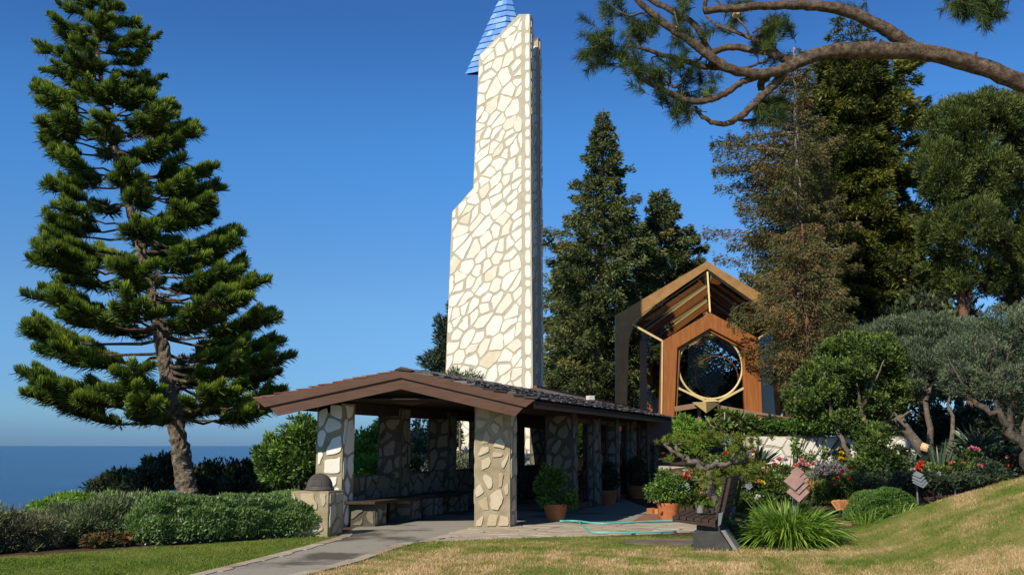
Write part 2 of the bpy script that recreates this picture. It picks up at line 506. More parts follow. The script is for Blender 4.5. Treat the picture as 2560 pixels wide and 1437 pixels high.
def pavemat():
    m, nt, out = _nodes('walkway_concrete')
    n = tex(nt, 'Noise', 14, 8, .7)
    c = ramp(nt, [(.3, (.24, .225, .195)), (.7, (.34, .32, .28))], n.outputs['Fac'])
    w = tex(nt, 'Noise', .55, 5, .6)
    wet = nt.nodes.new('ShaderNodeMapRange'); wet.inputs[1].default_value = .50; wet.inputs[2].default_value = .60
    nt.links.new(w.outputs['Fac'], wet.inputs[0])
    c2 = ramp(nt, [(.3, (.075, .068, .055)), (.7, (.13, .12, .10))], n.outputs['Fac'])
    mm = nt.nodes.new('ShaderNodeMath'); mm.operation = 'MULTIPLY'
    nt.links.new(wet.outputs[0], mm.inputs[0]); nt.links.new(attr(nt, 'tone'), mm.inputs[1])
    c = mixc(nt, c, c2, mm.outputs[0])
    b = nt.nodes.new('ShaderNodeBsdfPrincipled')
    nt.links.new(c, b.inputs['Base Color'])
    b.inputs['Roughness'].default_value = .8
    b.inputs['Specular IOR Level'].default_value = .2
    bm = nt.nodes.new('ShaderNodeBump'); bm.inputs['Strength'].default_value = .25; bm.inputs['Distance'].default_value = .01
    nt.links.new(n.outputs['Fac'], bm.inputs['Height']); nt.links.new(bm.outputs[0], b.inputs['Normal'])
    nt.links.new(b.outputs[0], out.inputs[0])
    return m


M['ground'] = groundmat(); M['sea'] = seamat(); M['pave'] = pavemat()
M['flag'] = surf('flagstone', [(.25, (.24, .18, .125)), (.5, (.37, .31, .235)), (.75, (.46, .41, .33))], 3.5, .9, .4, 40, tone=.3)
M['pad'] = surf('damp_concrete', [(.25, (.075, .06, .042)), (.5, (.15, .125, .092)), (.75, (.25, .22, .17))], 2.2, .75, .3, 40)
M['brickpave'] = surf('brick_paving', [(.25, (.14, .06, .035)), (.5, (.25, .12, .07)), (.75, (.34, .20, .13))], 6, .9, .4, 30)


# ------------------------------------------------------------------ 2D polygons / flagstone facing
def inpoly(x, y, poly):
    x = np.asarray(x, float); y = np.asarray(y, float)
    r = np.zeros(x.shape, bool)
    n = len(poly)
    for i in range(n):
        x1, y1 = poly[i][0], poly[i][1]; x2, y2 = poly[(i + 1) % n][0], poly[(i + 1) % n][1]
        c = ((y1 > y) != (y2 > y)) & (x < (x2 - x1) * (y - y1) / ((y2 - y1) if y2 != y1 else 1e-9) + x1)
        r ^= c
    return r


def area2(p):
    return .5 * sum(p[i][0] * p[(i + 1) % len(p)][1] - p[(i + 1) % len(p)][0] * p[i][1] for i in range(len(p)))


def inset(poly, m):
    p = [np.array(q, float) for q in poly]
    if area2(p) < 0: p = p[::-1]
    n = len(p); out = []
    for i in range(n):
        a, b, c = p[i - 1], p[i], p[(i + 1) % n]
        d1, d2 = nrm(b - a), nrm(c - b)
        n1, n2 = np.array([-d1[1], d1[0]]), np.array([-d2[1], d2[0]])
        k = 1 + np.dot(n1, n2)
        out.append(b + (n1 + n2) * m / max(k, .3))
    return out


def clip(poly, q, n):
    out = []
    for i in range(len(poly)):
        a, b = poly[i], poly[(i + 1) % len(poly)]
        da, db = np.dot(a - q, n), np.dot(b - q, n)
        if da <= 0: out.append(a)
        if (da < 0 < db) or (db < 0 < da):
            out.append(a + (b - a) * da / (da - db))
    return out


def facing(mb, O, U, V, outline, cell=.5, gap=.05, thick=.03, stretch=1.35, ang=55, margin=.03, fill=1.0):
    """irregular flat stones set on a wall face spanned by U, V; nrm = U x V points out"""
    O, U, V = [np.asarray(q, float) for q in (O, U, V)]
    N = nrm(np.cross(U, V))
    pl = inset(outline, margin)
    A = np.array(pl)
    lo, hi = A.min(0), A.max(0)
    ca, sa = math.cos(math.radians(ang)), math.sin(math.radians(ang))
    R = np.array([[ca, sa], [-sa, ca]])
    Sx = np.array([1 / stretch ** .5, stretch ** .5])
    T = lambda q: (R @ q) * Sx
    # jittered seeds in stretched space, best-candidate spacing
    cor = np.array([T(np.array(q)) for q in ((lo[0], lo[1]), (hi[0], lo[1]), (hi[0], hi[1]), (lo[0], hi[1]))])
    l2, h2 = cor.min(0) - cell, cor.max(0) + cell
    pts = []
    tries = int((h2 - l2).prod() / cell ** 2 * 14)
    arr = np.zeros((0, 2))
    for _ in range(tries):
        c = rng.uniform(l2, h2)
        rad = cell * rng.choice([.42, .64, .88, 1.12], p=[.22, .28, .28, .22])
        if len(arr) == 0 or np.min(((arr - c) ** 2).sum(1)) > rad * rad:
            arr = np.vstack([arr, c])
    Ti = lambda q: R.T @ (q / Sx)
    seeds = np.array([Ti(q) for q in arr])
    for s, st in zip(seeds, arr):
        if (s < lo - cell).any() or (s > hi + cell).any(): continue
        dd = ((arr - st) ** 2).sum(1)
        order = np.argsort(dd)[1:14]
        poly = [np.array(q) for q in pl]
        for j in order:
            # bisector in stretched space mapped back
            mid = (arr[j] + st) / 2
            nv = arr[j] - st
            # plane: (T(x)-mid).nv=0 ; gradient in original space
            g = R.T @ (nv * Sx)
            q0 = Ti(mid)
            gn = nrm(g)
            poly = clip(poly, q0 - gn * gap * rng.choice([.25, .4, .6, .95]) * rng.uniform(.8, 1.2), gn)
            if len(poly) < 3: break
        if len(poly) < 3: continue
        a = abs(area2(poly))
        if a < cell * cell * .06: continue
        # roughen and round
        q = []
        m = len(poly)
        for i in range(m):
            p0, p1 = poly[i], poly[(i + 1) % m]
            e = p1 - p0
            ln = np.linalg.norm(e)
            q.append(p0)
            if ln > cell * .22:
                nn = np.array([-e[1], e[0]]) / ln
                for tt in ((.33, .66) if ln > cell * .6 else (.5,)):
                    q.append(p0 + e * tt + nn * rng.normal() * min(.022, ln * .05))
        ch = []
        m = len(q)
        for i in range(m):
            p0, p1 = q[i], q[(i + 1) % m]
            ch += [p0 * .78 + p1 * .22, p0 * .22 + p1 * .78]
        c = np.mean(ch, axis=0)
        k = len(ch)
        W = lambda p, h: O + U * p[0] + V * p[1] + N * h
        ti = thick * rng.uniform(.6, 1.2)
        tx, ty = rng.normal(size=2) * .012
        r0 = [W(p, -.005) for p in ch]
        r1 = [W(p, ti * .7) for p in ch]
        r2 = [W(c + (p - c) * .95, ti + np.dot(p - c, (tx, ty))) for p in ch]
        vs = r0 + r1 + r2 + [W(c, ti)]
        fs = []
        if area2(ch) < 0:
            order_ = range(k - 1, -1, -1)
        else:
            order_ = range(k)
        od = list(order_)
        for ii in range(k):
            i, j = od[ii], od[(ii + 1) % k]
            fs += [(i, j, k + j, k + i), (k + i, k + j, 2 * k + j, 2 * k + i), (2 * k + i, 2 * k + j, 3 * k)]
        tone = float(np.clip(rng.beta(4, 1.6), 0, 1)) if rng.random() > .08 else float(rng.uniform(.15, .5))
        mb.add(vs, fs, tone)
    return mb


def rect(w, h):
    return [(0, 0), (w, 0), (w, h), (0, h)]


# ------------------------------------------------------------------ terrain
AX = math.radians(19.3)
AV = np.array([math.sin(AX), math.cos(AX), 0.0])      # axis of the covered walk
XV = np.array([1.0, 0, 0]); ZV = np.array([0, 0, 1.0])


def ground_h(x, y):
    x = np.asarray(x, float); y = np.asarray(y, float)
    xx = x - 5.25 - .10 * (y - 15)
    m = .36 * np.log1p(np.exp(np.clip(xx * 5, -40, 40))) / 5
    m = 2.3 * np.tanh(m / 2.3)
    up = sstep(7.5, 14.5, y)
    dn = 1 - sstep(17.0, 20.5, y)
    gz = np.clip(.075 * (x - 6), 0, .9) * sstep(16.5, 21, y) + np.clip(.03 * (y - 22), 0, .8) * sstep(3, 7, x)
    h = m * up * dn + gz
    h = h + .035 * noise2(x, y, 2.2) * sstep(2, 6, x) * sstep(9, 13, y) * dn
    q = (x + 5.3) * -.65 + (y - 16.1) * .76
    drop = .33 * np.clip(q - 9, 0, None) ** 1.15 * (1 - sstep(-3.5, 4.5, x - np.clip(y - 60, 0, None) * .12))
    drop = drop + .25 * np.clip(y - 95, 0, None)
    side = .30 * np.clip(-x - 40, 0, None)
    return np.maximum(h - drop - side, -75)


PATH_PX = [(380, 1470), (480, 1437), (640, 1398), (760, 1367), (846, 1343), (866, 1330), (890, 1318)]
path_l = [G(*q) for q in PATH_PX]
path_r = [G(*q) for q in [(690, 1462), (760, 1440), (900, 1404), (985, 1373), (1040, 1357), (1120, 1350), (1200, 1347), (1340, 1342), (1480, 1339), (1660, 1333), (1860, 1326)]]
hed0, hed1 = G(0, 1392), G(830, 1337)
rowA = np.array([-3.36, 20.0, 0.0])                   # inner front corner of the seaward pillars
path_poly = [tuple(q[:2]) for q in path_l] + [tuple((rowA + AV * 17)[:2]), tuple((np.array([3.4, 20, 0]) + AV * 9)[:2]), (5.4, 21.0)] + [tuple(q[:2]) for q in path_r[::-1]]
pad_c = G(1700, 1357)


def in_lawn(x, y):
    x = np.asarray(x, float); y = np.asarray(y, float)
    ok = ~inpoly(x, y, path_poly)
    left = x < -3
    # hedge line
    hx, hy = hed1[0] - hed0[0], hed1[1] - hed0[1]
    qn = (x - hed0[0]) * -hy + (y - hed0[1]) * hx
    ok &= ~((qn > 0) & (x < -2.2))
    ok &= ~((x > -2.6) & (x < 4.6) & (y > 18.2))
    ok &= ~((x >= 4.6) & (y > 18.6))
    ok &= ((x - pad_c[0] - .25) / 1.25) ** 2 + ((y - pad_c[1] - .1) / .62) ** 2 > 1
    return ok


def dryness(x, y):
    d = .64 + .20 * noise2(x, y, 1.1) + .18 * noise2(x + 40, y, .35) + .16 * noise2(x + 9, y + 5, .10) + .12 * noise2((x - y) * .35, (x + y) * 1.5, 1.0)
    pl = np.array([q[:2] for q in path_l[:6]])
    left = inpoly(x, y, [(-60, -20), (pl[0][0] - 0, -20)] + [tuple(q) for q in pl] + [(-3.0, 40), (-60, 40)])
    d = np.where(left, .12 + .10 * noise2(x, y, .8), d)
    # greener by the garden side of the slope, and next to the paving
    d = d - .34 * sstep(4.6, 6.2, x) * (1 - sstep(7.2, 9.5, x)) * sstep(12, 15, y) * (~left)
    d = d - .28 * sstep(15.2, 16.6, y + .35 * noise2(x, y, .9)) * (x > -2) * (x < 4.5) * (~left)
    return np.clip(d, 0, 1)


xs = np.concatenate([np.linspace(-900, -60, 12), np.linspace(-50, -15, 15), np.arange(-14, 14.01, .2), np.linspace(15, 60, 24), np.linspace(70, 900, 12)])
ys = np.concatenate([np.linspace(-60, 4, 14), np.arange(5, 34.01, .2), np.linspace(35, 110, 50), np.linspace(120, 900, 16)])
gx, gy = np.meshgrid(xs, ys)
gz = ground_h(gx, gy)
nx, ny = len(xs), len(ys)
v = np.stack([gx, gy, gz], -1).reshape(-1, 3)
i = (np.arange(ny - 1)[:, None] * nx + np.arange(nx - 1)[None, :]).ravel()
fq = np.stack([i, i + 1, i + nx + 1, i + nx], -1)
me = bpy.data.meshes.new('ground')
me.from_pydata(v.tolist(), [], fq.tolist())
a1 = me.attributes.new('dry', 'FLOAT', 'POINT'); a1.data.foreach_set('value', dryness(v[:, 0], v[:, 1]).astype(np.float32))
a2 = me.attributes.new('soil', 'FLOAT', 'POINT'); a2.data.foreach_set('value', (1 - in_lawn(v[:, 0], v[:, 1])).astype(np.float32))
me.polygons.foreach_set('use_smooth', [True] * len(me.polygons))
struct(_link('ground', me, M['ground'], None, np.zeros(3)))

mb = MB()
mb.add([(-60000, 20, -58), (60000, 20, -58), (60000, 70000, -58), (-60000, 70000, -58)], [(0, 1, 2, 3)])
struct(mb.build('sea', M['sea']))


def sheet(name, poly, z, mat, tone=.5):
    mb = MB()
    mb.add([(q[0], q[1], z) for q in poly], [tuple(range(len(poly)))], tone)
    o = mb.build(name, mat)
    bpy.context.view_layer.objects.active = o
    return struct(o)


if area2(path_poly) < 0: path_poly = path_poly[::-1]
sheet('path', path_poly, .006, M['pave'], 1.0)


# ------------------------------------------------------------------ flagstone borders
def border(name, line, w, side):
    mb = MB()
    ln = np.array([q[:2] for q in line])
    seg = np.linalg.norm(np.diff(ln, axis=0), axis=1); cum = np.concatenate([[0], np.cumsum(seg)])
    s = 0
    while s < cum[-1] - .05:
        L = random.uniform(.35, .75); e = min(s + L, cum[-1])
        pa = np.array([np.interp(s + .02, cum, ln[:, k]) for k in (0, 1)]); pb = np.array([np.interp(e - .02, cum, ln[:, k]) for k in (0, 1)])
        d = nrm(pb - pa); n = np.array([-d[1], d[0]]) * side
        w1, w2 = w * random.uniform(.8, 1.15), w * random.uniform(.8, 1.15)
        poly = [pa, pb, pb + n * w2, (pa + pb) / 2 + n * (w1 + w2) / 2 * random.uniform(.95, 1.1), pa + n * w1]
        mb.prism([(q[0], q[1], .004) for q in poly], (0, 0, .012), random.random())
        s = e
    return struct(mb.build(name, M['flag']))


border('path_edging', path_l[:6], .20, -1)
border('pavement_edging', path_r[:5], .20, 1)
# broken flagstone apron in front of the covered walk
mb = MB()
ap = [G(1040, 1356), G(1340, 1343), G(1480, 1340), G(1850, 1327), G(1850, 1304), G(1560, 1310), G(1300, 1313), G(1180, 1318)]
facing(mb, (0, 0, .006), XV, (0, 1, 0), [q[:2] for q in ap], .75, .03, .014, 1.5, 10, .01)
struct(mb.build('patio_flagstones', M['flag']))
# brick paving by the roses
bp = [G(1580, 1303), G(1850, 1303), G(1900, 1283), G(1640, 1274)]
sheet('brick_paving', [q[:2] for q in bp][::1] if area2([q[:2] for q in bp]) > 0 else [q[:2] for q in bp][::-1], .012, M['brickpave'])
# pad under the bench
mb = MB()
pc = pad_c + np.array([.25, .1, 0])
mb.prism([(pc[0] + 1.2 * math.cos(a), pc[1] + .58 * math.sin(a), .002) for a in np.linspace(0, 2 * math.pi, 25)[:-1]], (0, 0, .012))
struct(mb.build('pavement_pad', M['pad']))

# ------------------------------------------------------------------ grass
def grass_patch():
    n = 620000
    y = 1 / rng.uniform(1 / 19.2, 1 / 8.2, n)
    x = y * rng.uniform(-.66, .66, n)
    k = in_lawn(x, y)
    x, y = x[k], y[k]
    n = len(x)
    z = ground_h(x, y)
    dr = dryness(x, y)
    keep = rng.random(n) < np.where(dr < .35, 1, .8)
    x, y, z, dr = x[keep], y[keep], z[keep], dr[keep]
    n = len(x)
    p = np.stack([x, y, z - .004], -1)
    d = nrm(np.stack([rng.normal(0, .55, n), rng.normal(0, .55, n), np.ones(n)], -1))
    L = rng.uniform(.02, .05, n) * (1 + .5 * np.clip(noise2(x, y, .5), -.6, 1))
    L *= np.where(dr < .35, .75, 1.05)
    bend = np.stack([rng.normal(0, .4, n), rng.normal(0, .4, n), np.zeros(n)], -1)
    pts = np.stack([p, p + d * (L * .55)[:, None], p + d * L[:, None] + bend * (L * .4)[:, None]], 1)
    w = rng.uniform(.0022, .0042, n)
    wid = np.stack([w, w * .8, w * .1], 1)
    side = nrm(np.cross(d, rng.normal(size=(n, 3))))
    tone = np.clip(dr + rng.normal(0, .20, n), 0, 1)
    o = strips('grass', M['grass'], None, pts, side, wid, tone)
    tag(o, 'short mown lawn, lush green on the left and dry tan on the right', 'grass', kind='stuff')


grass_patch()

# ------------------------------------------------------------------ covered walk (pavilion)
def K(s, t, z, o=rowA):
    return o + XV * s + AV * t + ZV * z


FY = 19.25            # plane of the front bargeboards
pav = thing('covered_walkway', 'low stone pillared walkway with brown gable front and grey shingled roof', 'building', (-2.1, 20, 0))


def skew_block(mb, s0, s1, t0, t1, z0, z1, o=rowA):
    mb.prism([K(s0, t0, z0, o), K(s1, t0, z0, o), K(s1, t1, z0, o), K(s0, t1, z0, o)], (0, 0, z1 - z0))


def stone_pillar(parent, s0, s1, t0, dt, z1, name='pillar', o=rowA, cell=.42, mat='stone', z0=0.0, front=True, right=True, left=True, gap=.07):
    mb = MB(); skew_block(mb, s0, s1, t0, t0 + dt, z0 - .1, z1, o)
    pl = mb.build(name, M['mortar_dark'] if mat != 'stone_shaded' else M['mortar_shaded'], parent)
    fm = MB()
    if front: facing(fm, K(s0, t0, z0, o), XV, ZV, rect(s1 - s0, z1 - z0), cell, gap, .022, 1.3, 60, .035)
    if right: facing(fm, K(s1, t0, z0, o), AV, ZV, rect(dt, z1 - z0), cell, .06, .02, 1.5, 80, .035)
    if left: facing(fm, K(s0, t0 + dt, z0, o), -AV, ZV, rect(dt, z1 - z0), cell, .06, .02, 1.5, 80, .035)
    fm.build('stone_facing', M[mat], pl)
    return pl


ROW_T = [0, 2.67, 5.44, 8.15, 10.85, 13.5]
for k, t in enumerate(ROW_T):
    stone_pillar(pav, -.52, 0, t, .48, 2.42, left=(k == 0), mat='stone' if k == 0 else 'stone_shaded', cell=.50 if k == 0 else .42)
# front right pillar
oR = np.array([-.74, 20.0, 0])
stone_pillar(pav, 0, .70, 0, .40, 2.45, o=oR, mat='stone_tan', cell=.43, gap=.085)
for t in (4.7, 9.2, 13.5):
    stone_pillar(pav, .0, .66, t, .45, 2.45, o=oR, mat='stone_shaded', cell=.44, left=False)
# low parapet between the seaward pillars
for a, b in zip(ROW_T[:-1], ROW_T[1:]):
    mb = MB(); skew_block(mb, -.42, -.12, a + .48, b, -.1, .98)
    w = mb.build('parapet', M['mortar_shaded'], pav)
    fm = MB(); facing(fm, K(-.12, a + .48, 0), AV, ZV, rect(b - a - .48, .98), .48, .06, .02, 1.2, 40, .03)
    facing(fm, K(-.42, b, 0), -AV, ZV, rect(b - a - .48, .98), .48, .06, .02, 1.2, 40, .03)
    fm.build('stone_facing', M['stone_shaded'], w)
# header beams over the openings
mb = MB(); skew_block(mb, -.50, -.05, .0, 15, 2.24, 2.46)
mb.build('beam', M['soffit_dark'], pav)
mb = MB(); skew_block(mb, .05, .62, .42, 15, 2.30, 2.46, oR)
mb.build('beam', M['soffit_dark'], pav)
# rear wall with glazed doors
mb = MB(); skew_block(mb, .1, 2.2, 15.1, 15.4, -.1, 2.6)
w = mb.build('wall', M['mortar_shaded'], pav)
fm = MB(); facing(fm, K(.1, 15.1, 0), XV, ZV, rect(2.1, 2.5), .5, .06, .02, 1.2, 40, .03); fm.build('stone_facing', M['stone_shaded'], w)
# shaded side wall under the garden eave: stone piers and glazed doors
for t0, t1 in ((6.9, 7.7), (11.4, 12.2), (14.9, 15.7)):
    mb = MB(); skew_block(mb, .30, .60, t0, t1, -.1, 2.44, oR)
    w = mb.build('wall', M['mortar_shaded'], pav)
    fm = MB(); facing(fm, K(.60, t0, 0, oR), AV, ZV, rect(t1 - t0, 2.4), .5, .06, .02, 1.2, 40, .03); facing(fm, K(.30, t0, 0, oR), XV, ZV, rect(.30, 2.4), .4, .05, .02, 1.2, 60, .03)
    fm.build('stone_facing', M['stone_shaded'], w)
for t0, t1 in ((5.15, 6.9), (7.7, 11.4), (12.2, 14.9)):
    mb = MB()
    pa, pb_ = K(.45, t0 + .04, 0, oR), K(.45, t1 - .04, 0, oR)
    for q in np.linspace(0, 1, 2 if t1 - t0 < 2 else 4):
        c = pa + (pb_ - pa) * q
        mb.bar(c + ZV * .04, c + ZV * 2.3, .07, .06, up=(0, 1, 0))
    mb.bar(pa + ZV * .09, pb_ + ZV * .09, .055, .14); mb.bar(pa + ZV * 2.22, pb_ + ZV * 2.22, .055, .12)
    dr = mb.build('door', M['fascia'], pav)
    mb = MB(); mb.add([pa + ZV * .16, pb_ + ZV * .16, pb_ + ZV * 2.16, pa + ZV * 2.16], [(0, 1, 2, 3)]); mb.build('pane', M['glass_dark'], dr)

# roof
XL, XP, XR = -4.94, -2.14, .46
ZE, ZP = 2.44, 3.00
TH = .10
def R3(x, t, z): return np.array([x, FY, z]) + AV * t


def slope(mb, xa, za, xb, zb, t0, t1, th, lift=0.0):
    mb.prism([R3(xa, t0, za + lift), R3(xb, t0, zb + lift), R3(xb, t0, zb - th + lift), R3(xa, t0, za - th + lift)], AV * (t1 - t0))


mb = MB()
slope(mb, XL, ZE, XP, ZP, .06, 12.2, .07); slope(mb, XP, ZP, XR, ZE, .06, 15.9, .07)
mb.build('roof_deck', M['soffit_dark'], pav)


def shingles(x0, z0, x1, z1, t0, t1, rows, mat, jit=.03):
    """courses from eave (x0) up to ridge (x1)"""
    mb = MB()
    e = np.array([x1 - x0, 0, z1 - z0]); L = np.linalg.norm(e); e = e / L
    up = np.array([-e[2], 0, e[0]]);
    if up[2] < 0: up = -up
    st = L / rows
    for r in range(rows):
        t = t0 + random.uniform(-.1, 0)
        while t < t1:
            w = random.uniform(.16, .38)
            a = R3(x0, 0, z0) + e * (st * r - .03 + random.uniform(-jit, jit)) + AV * t
            th = random.uniform(.012, .035)
            b0 = up * (.018 + .022 + random.uniform(0, .015)); b1 = up * .016
            ln = st * 1.25
            p = [a + b0, a + AV * (w - .01) + b0, a + AV * (w - .01) + e * ln + b1, a + e * ln + b1]
            mb.prism(p, up * th, random.random())
            t += w
    return mb.build('shingles', mat, pav)


shingles(XR + .02, ZE - .005, XP, ZP, .0, 15.9, 13, M['shingle'])
shingles(XL - .02, ZE - .005, XP, ZP, .0, 12.2, 13, M['shingle_red'])
mb = MB()
t = -.03
while t < 15.8:
    w = random.uniform(.25, .4)
    mb.prism([R3(XP - .13, t, ZP + .03), R3(XP, t, ZP + .06), R3(XP + .13, t, ZP + .03), R3(XP, t, ZP + .085 + random.uniform(0, .02))], AV * w, random.uniform(.5, 1)); t += w - .005
mb.build('ridge_cap', M['shingle'], pav)
# bargeboards
def barge(x0, z0, x1, z1, top, h, y, th, cut):
    """sloping fascia board; x0 eave end, x1 ridge end"""
    mb = MB()
    a, b = np.array([x0, y, z0 + top]), np.array([x1, y, z1 + top])
    sgn = 1 if x0 < x1 else -1
    p = [a, b, b - ZV * h, a - ZV * h * 1.0 + XV * sgn * cut]
    mb.prism(p, (0, th, 0))
    return mb.build('bargeboard', M['fascia'], pav)


barge(XL, ZE, XP, ZP, .03, .15, FY - .06, .06, .20); barge(XR, ZE, XP, ZP, .03, .15, FY - .06, .06, .20)
sl = (ZP - ZE) / (XP - XL)
barge(XL + .24, ZE + .24 * sl, XP, ZP, -.125, .21, FY - .02, .06, .20); barge(XR - .20, ZE + .2 * sl, XP, ZP, -.125, .21, FY - .02, .06, .20)
# eave fascias along the sides
mb = MB(); mb.prism([R3(XR - .03, .05, ZE - .005), R3(XR - .03, .05, ZE - .14), R3(XR - .06, .05, ZE - .14), R3(XR - .06, .05, ZE - .005)], AV * 15.8); mb.build('eave_fascia', M['fascia'], pav)
mb = MB(); mb.prism([R3(XL + .03, .05, ZE - .005), R3(XL + .03, .05, ZE - .14), R3(XL + .06, .05, ZE - .14), R3(XL + .06, .05, ZE - .005)], AV * 12.1); mb.build('eave_fascia', M['fascia'], pav)
# flat soffit and the pale kite shaped panel under the ridge
mb = MB()
zs = 2.47
mb.prism([R3(XL + .55, .12, zs), R3(XR - .5, .12, zs), R3(XR - .5, 15.8, zs), R3(XL + .55, 12.1, zs)], (0, 0, .02))
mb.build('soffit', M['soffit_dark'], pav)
mb = MB()
tip = np.array([XP, FY + .02, 2.70]); bk = np.array([XP + .02, FY + 2.3, 2.44])
mb.prism([tip, np.array([XP + .78, FY + .55, 2.50]), bk, np.array([XP - .80, FY + .55, 2.50])], (0, 0, .02))
mb.build('soffit_panel', M['soffit'], pav)
# higher roof over the office wing, red edged
wing_a, wing_b = P(1338, 967, 29.5), P(1575, 1018, 36.0)
mb = MB()
ed = wing_b - wing_a
dn = np.array([1.5, -.5, -.42])
mb.prism([wing_a, wing_b, wing_b + dn, wing_a + dn], (0, 0, -.06)); mb.prism([wing_a, wing_b, wing_b + np.array([-1.6, .5, -.45]), wing_a + np.array([-1.6, .5, -.45])], (0, 0, -.06))
upr = mb.build('upper_roof', M['shingle'], pav)
mb = MB(); mb.bar(wing_a + ZV * .02, wing_b + ZV * .02, .10, .05); mb.build('ridge_cap', M['shingle_red'], upr)
mb = MB(); q = wing_a + dn * .5 + np.array([-.25, .08, -.06])
mb.prism([wing_a + (-1.6, .5, -.5), wing_a + (0, -.02, -.05), wing_a + dn - ZV * .05, wing_a + dn - ZV * 1.0, wing_a + (-1.6, .5, -1.0)], ed); mb.build('upper_wall', M['fascia'], upr)
# roof vent
rv = thing('roof_vent', 'small white vent cap standing on the shingled roof', 'vent', P(1476, 1006, 30.2))
mb = MB(); c = OFF[rv]
mb.box(c + ZV * .02, (.12, .12, .12), .4); mb.box(c + ZV * .14, (.2, .2, .13), .4); mb.build('vent_cap', M['white_paint'], rv, bevel=.01)

# plinth with domed lid bin
plo = np.array([-3.92, 18.05, 0])
pln = thing('stone_plinth', 'low square stone plinth in front of the left pillar, dome on top', 'plinth', plo)
mb = MB(); skew_block(mb, 0, .66, 0, .55, -.05, .79, plo); mb.build('core', M['mortar_dark'], pln, bevel=.008)
fm = MB(); facing(fm, K(0, 0, 0, plo), XV, ZV, rect(.66, .79), .42, .06, .02, 1.2, 60, .04); facing(fm, K(.66, 0, 0, plo), AV, ZV, rect(.55, .79), .42, .06, .02, 1.2, 60, .04)
fm.build('stone_facing', M['stone_tan'], pln)
dmc = K(.36, .27, .792, plo)
dm = thing('domed_bin', 'brown dome shaped litter bin lid with flap, on stone plinth', 'bin', dmc)
mb = MB(); r = .235
mb.lathe(dmc, [(.255, 0), (.262, .02), (.262, .045), (.238, .055)] + [(r * math.cos(a), .055 + .255 * math.sin(a)) for a in np.linspace(0, math.pi / 2 - .01, 14)], 36)
mb.build('dome', M['dome'], dm, smooth=True)
mb = MB()
vs = []; fs = []
aa = np.linspace(math.radians(-118), math.radians(-62), 9); ee = np.linspace(.10, .95, 8)
for e in ee:
    for a in aa:
        aw = math.radians(-100) + (a - math.radians(-90)) * (1.0 if e < .6 else 1.0 - (e - .6) * 1.2)
        vs.append(dmc + np.array([(r + .006) * math.cos(e) * math.cos(aw), (r + .006) * math.cos(e) * math.sin(aw), .055 + (.261) * math.sin(e)]))
for i_ in range(7):
    for j_ in range(8): fs.append((i_ * 9 + j_, i_ * 9 + j_ + 1, (i_ + 1) * 9 + j_ + 1, (i_ + 1) * 9 + j_))
mb.add(vs, fs); mb.build('flap', M['concrete_old'], dm, smooth=True)

# stone benches along the parapet
def stone_bench(loc_s, blocks, seat, label):
    base = K(*loc_s)
    th = thing('stone_bench', label, 'bench', base, 'stone benches under the walkway roof')
    for (s0, s1, t0, t1, h) in blocks:
        mb = MB(); skew_block(mb, s0, s1, t0, t1, -.02, h)
        sp = mb.build('support', M['mortar_shaded'], th)
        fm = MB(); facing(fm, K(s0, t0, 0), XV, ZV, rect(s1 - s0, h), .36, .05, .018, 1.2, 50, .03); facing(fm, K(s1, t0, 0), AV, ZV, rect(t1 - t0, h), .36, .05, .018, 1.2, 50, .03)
        fm.build('stone_facing', M['stone_shaded'], sp)
    s0, s1, t0, t1 = seat
    mb = MB(); skew_block(mb, s0, s1, t0, t1, .44, .50); mb.build('seat', M['bench_wood'], th, bevel=.01)


stone_bench((.3, .5, 0), [(.06, .56, .25, .75, .438), (.06, .56, 1.95, 2.45, .438)], (.0, .62, .1, 2.6), 'stone bench with wooden seat behind the left front pillar')
stone_bench((.3, 3.6, 0), [(.06, .56, 3.15, 3.65, .438), (.06, .56, 4.7, 5.2, .438)], (.0, .62, 3.05, 5.35), 'stone bench with wooden seat, further in along the low wall')

# ------------------------------------------------------------------ bell tower
TD = 36.0
tw = thing('bell_tower', 'tall white flagstone tower with slanted top and blue spire', 'tower', P(1225, 1150, TD) * np.array([1, 1, 0]))
rotT = math.radians(-14)
TU = np.array([math.cos(rotT), math.sin(rotT), 0])       # along the broad face; right side nearer
TN = np.array([math.sin(rotT), -math.cos(rotT), 0])      # out of the broad face
to = P(1332, 975, TD - .2)
to = np.array([to[0], to[1], 0])


def onface(px, py):
    """2D position on the broad face for a bearing"""
    u, v = (px - CX) / F, (CY - py) / F
    dr = np.array([u, _c - v * _s, _s + v * _c])
    k = np.dot(to - np.array([0, 0, EYE]), TN) / np.dot(dr, TN)
    p = np.array([0, 0, EYE]) + dr * k
    return np.array([np.dot(p - to, TU), p[2]])


out_px = [(1104, 1200), (1114, 925), (1124, 680), (1130, 530), (1183, 470), (1190, 300), (1196, 180), (1197, 140), (1297, 36), (1325, 36), (1328, 500), (1335, 1200)]
outl = [onface(*q) for q in out_px]
outl[0][1] = -2.0; outl[-1][1] = -2.0
W3 = lambda q, n=0.0: to + TU * q[0] + ZV * q[1] + TN * n
mb = MB(); mb.prism([W3(q) for q in outl], -TN * .55)
wa = mb.build('front_slab', M['mortar'], tw)
fm = MB()
div = [onface(1309, 36)[0], onface(1307, 1200)[0]]
main = [q for q in outl[:8]] + [onface(1306, 38), onface(1306, 1200)]
main[-1][1] = -2.0
facing(fm, to, TU, ZV, main, .62, .062, .013, 1.8, 52, .025)
strip = [onface(1310, 1200), onface(1333, 1200), onface(1329, 700), onface(1325, 40), onface(1311, 40)]
strip[0][1] = strip[1][1] = -2.0
z = -1.9
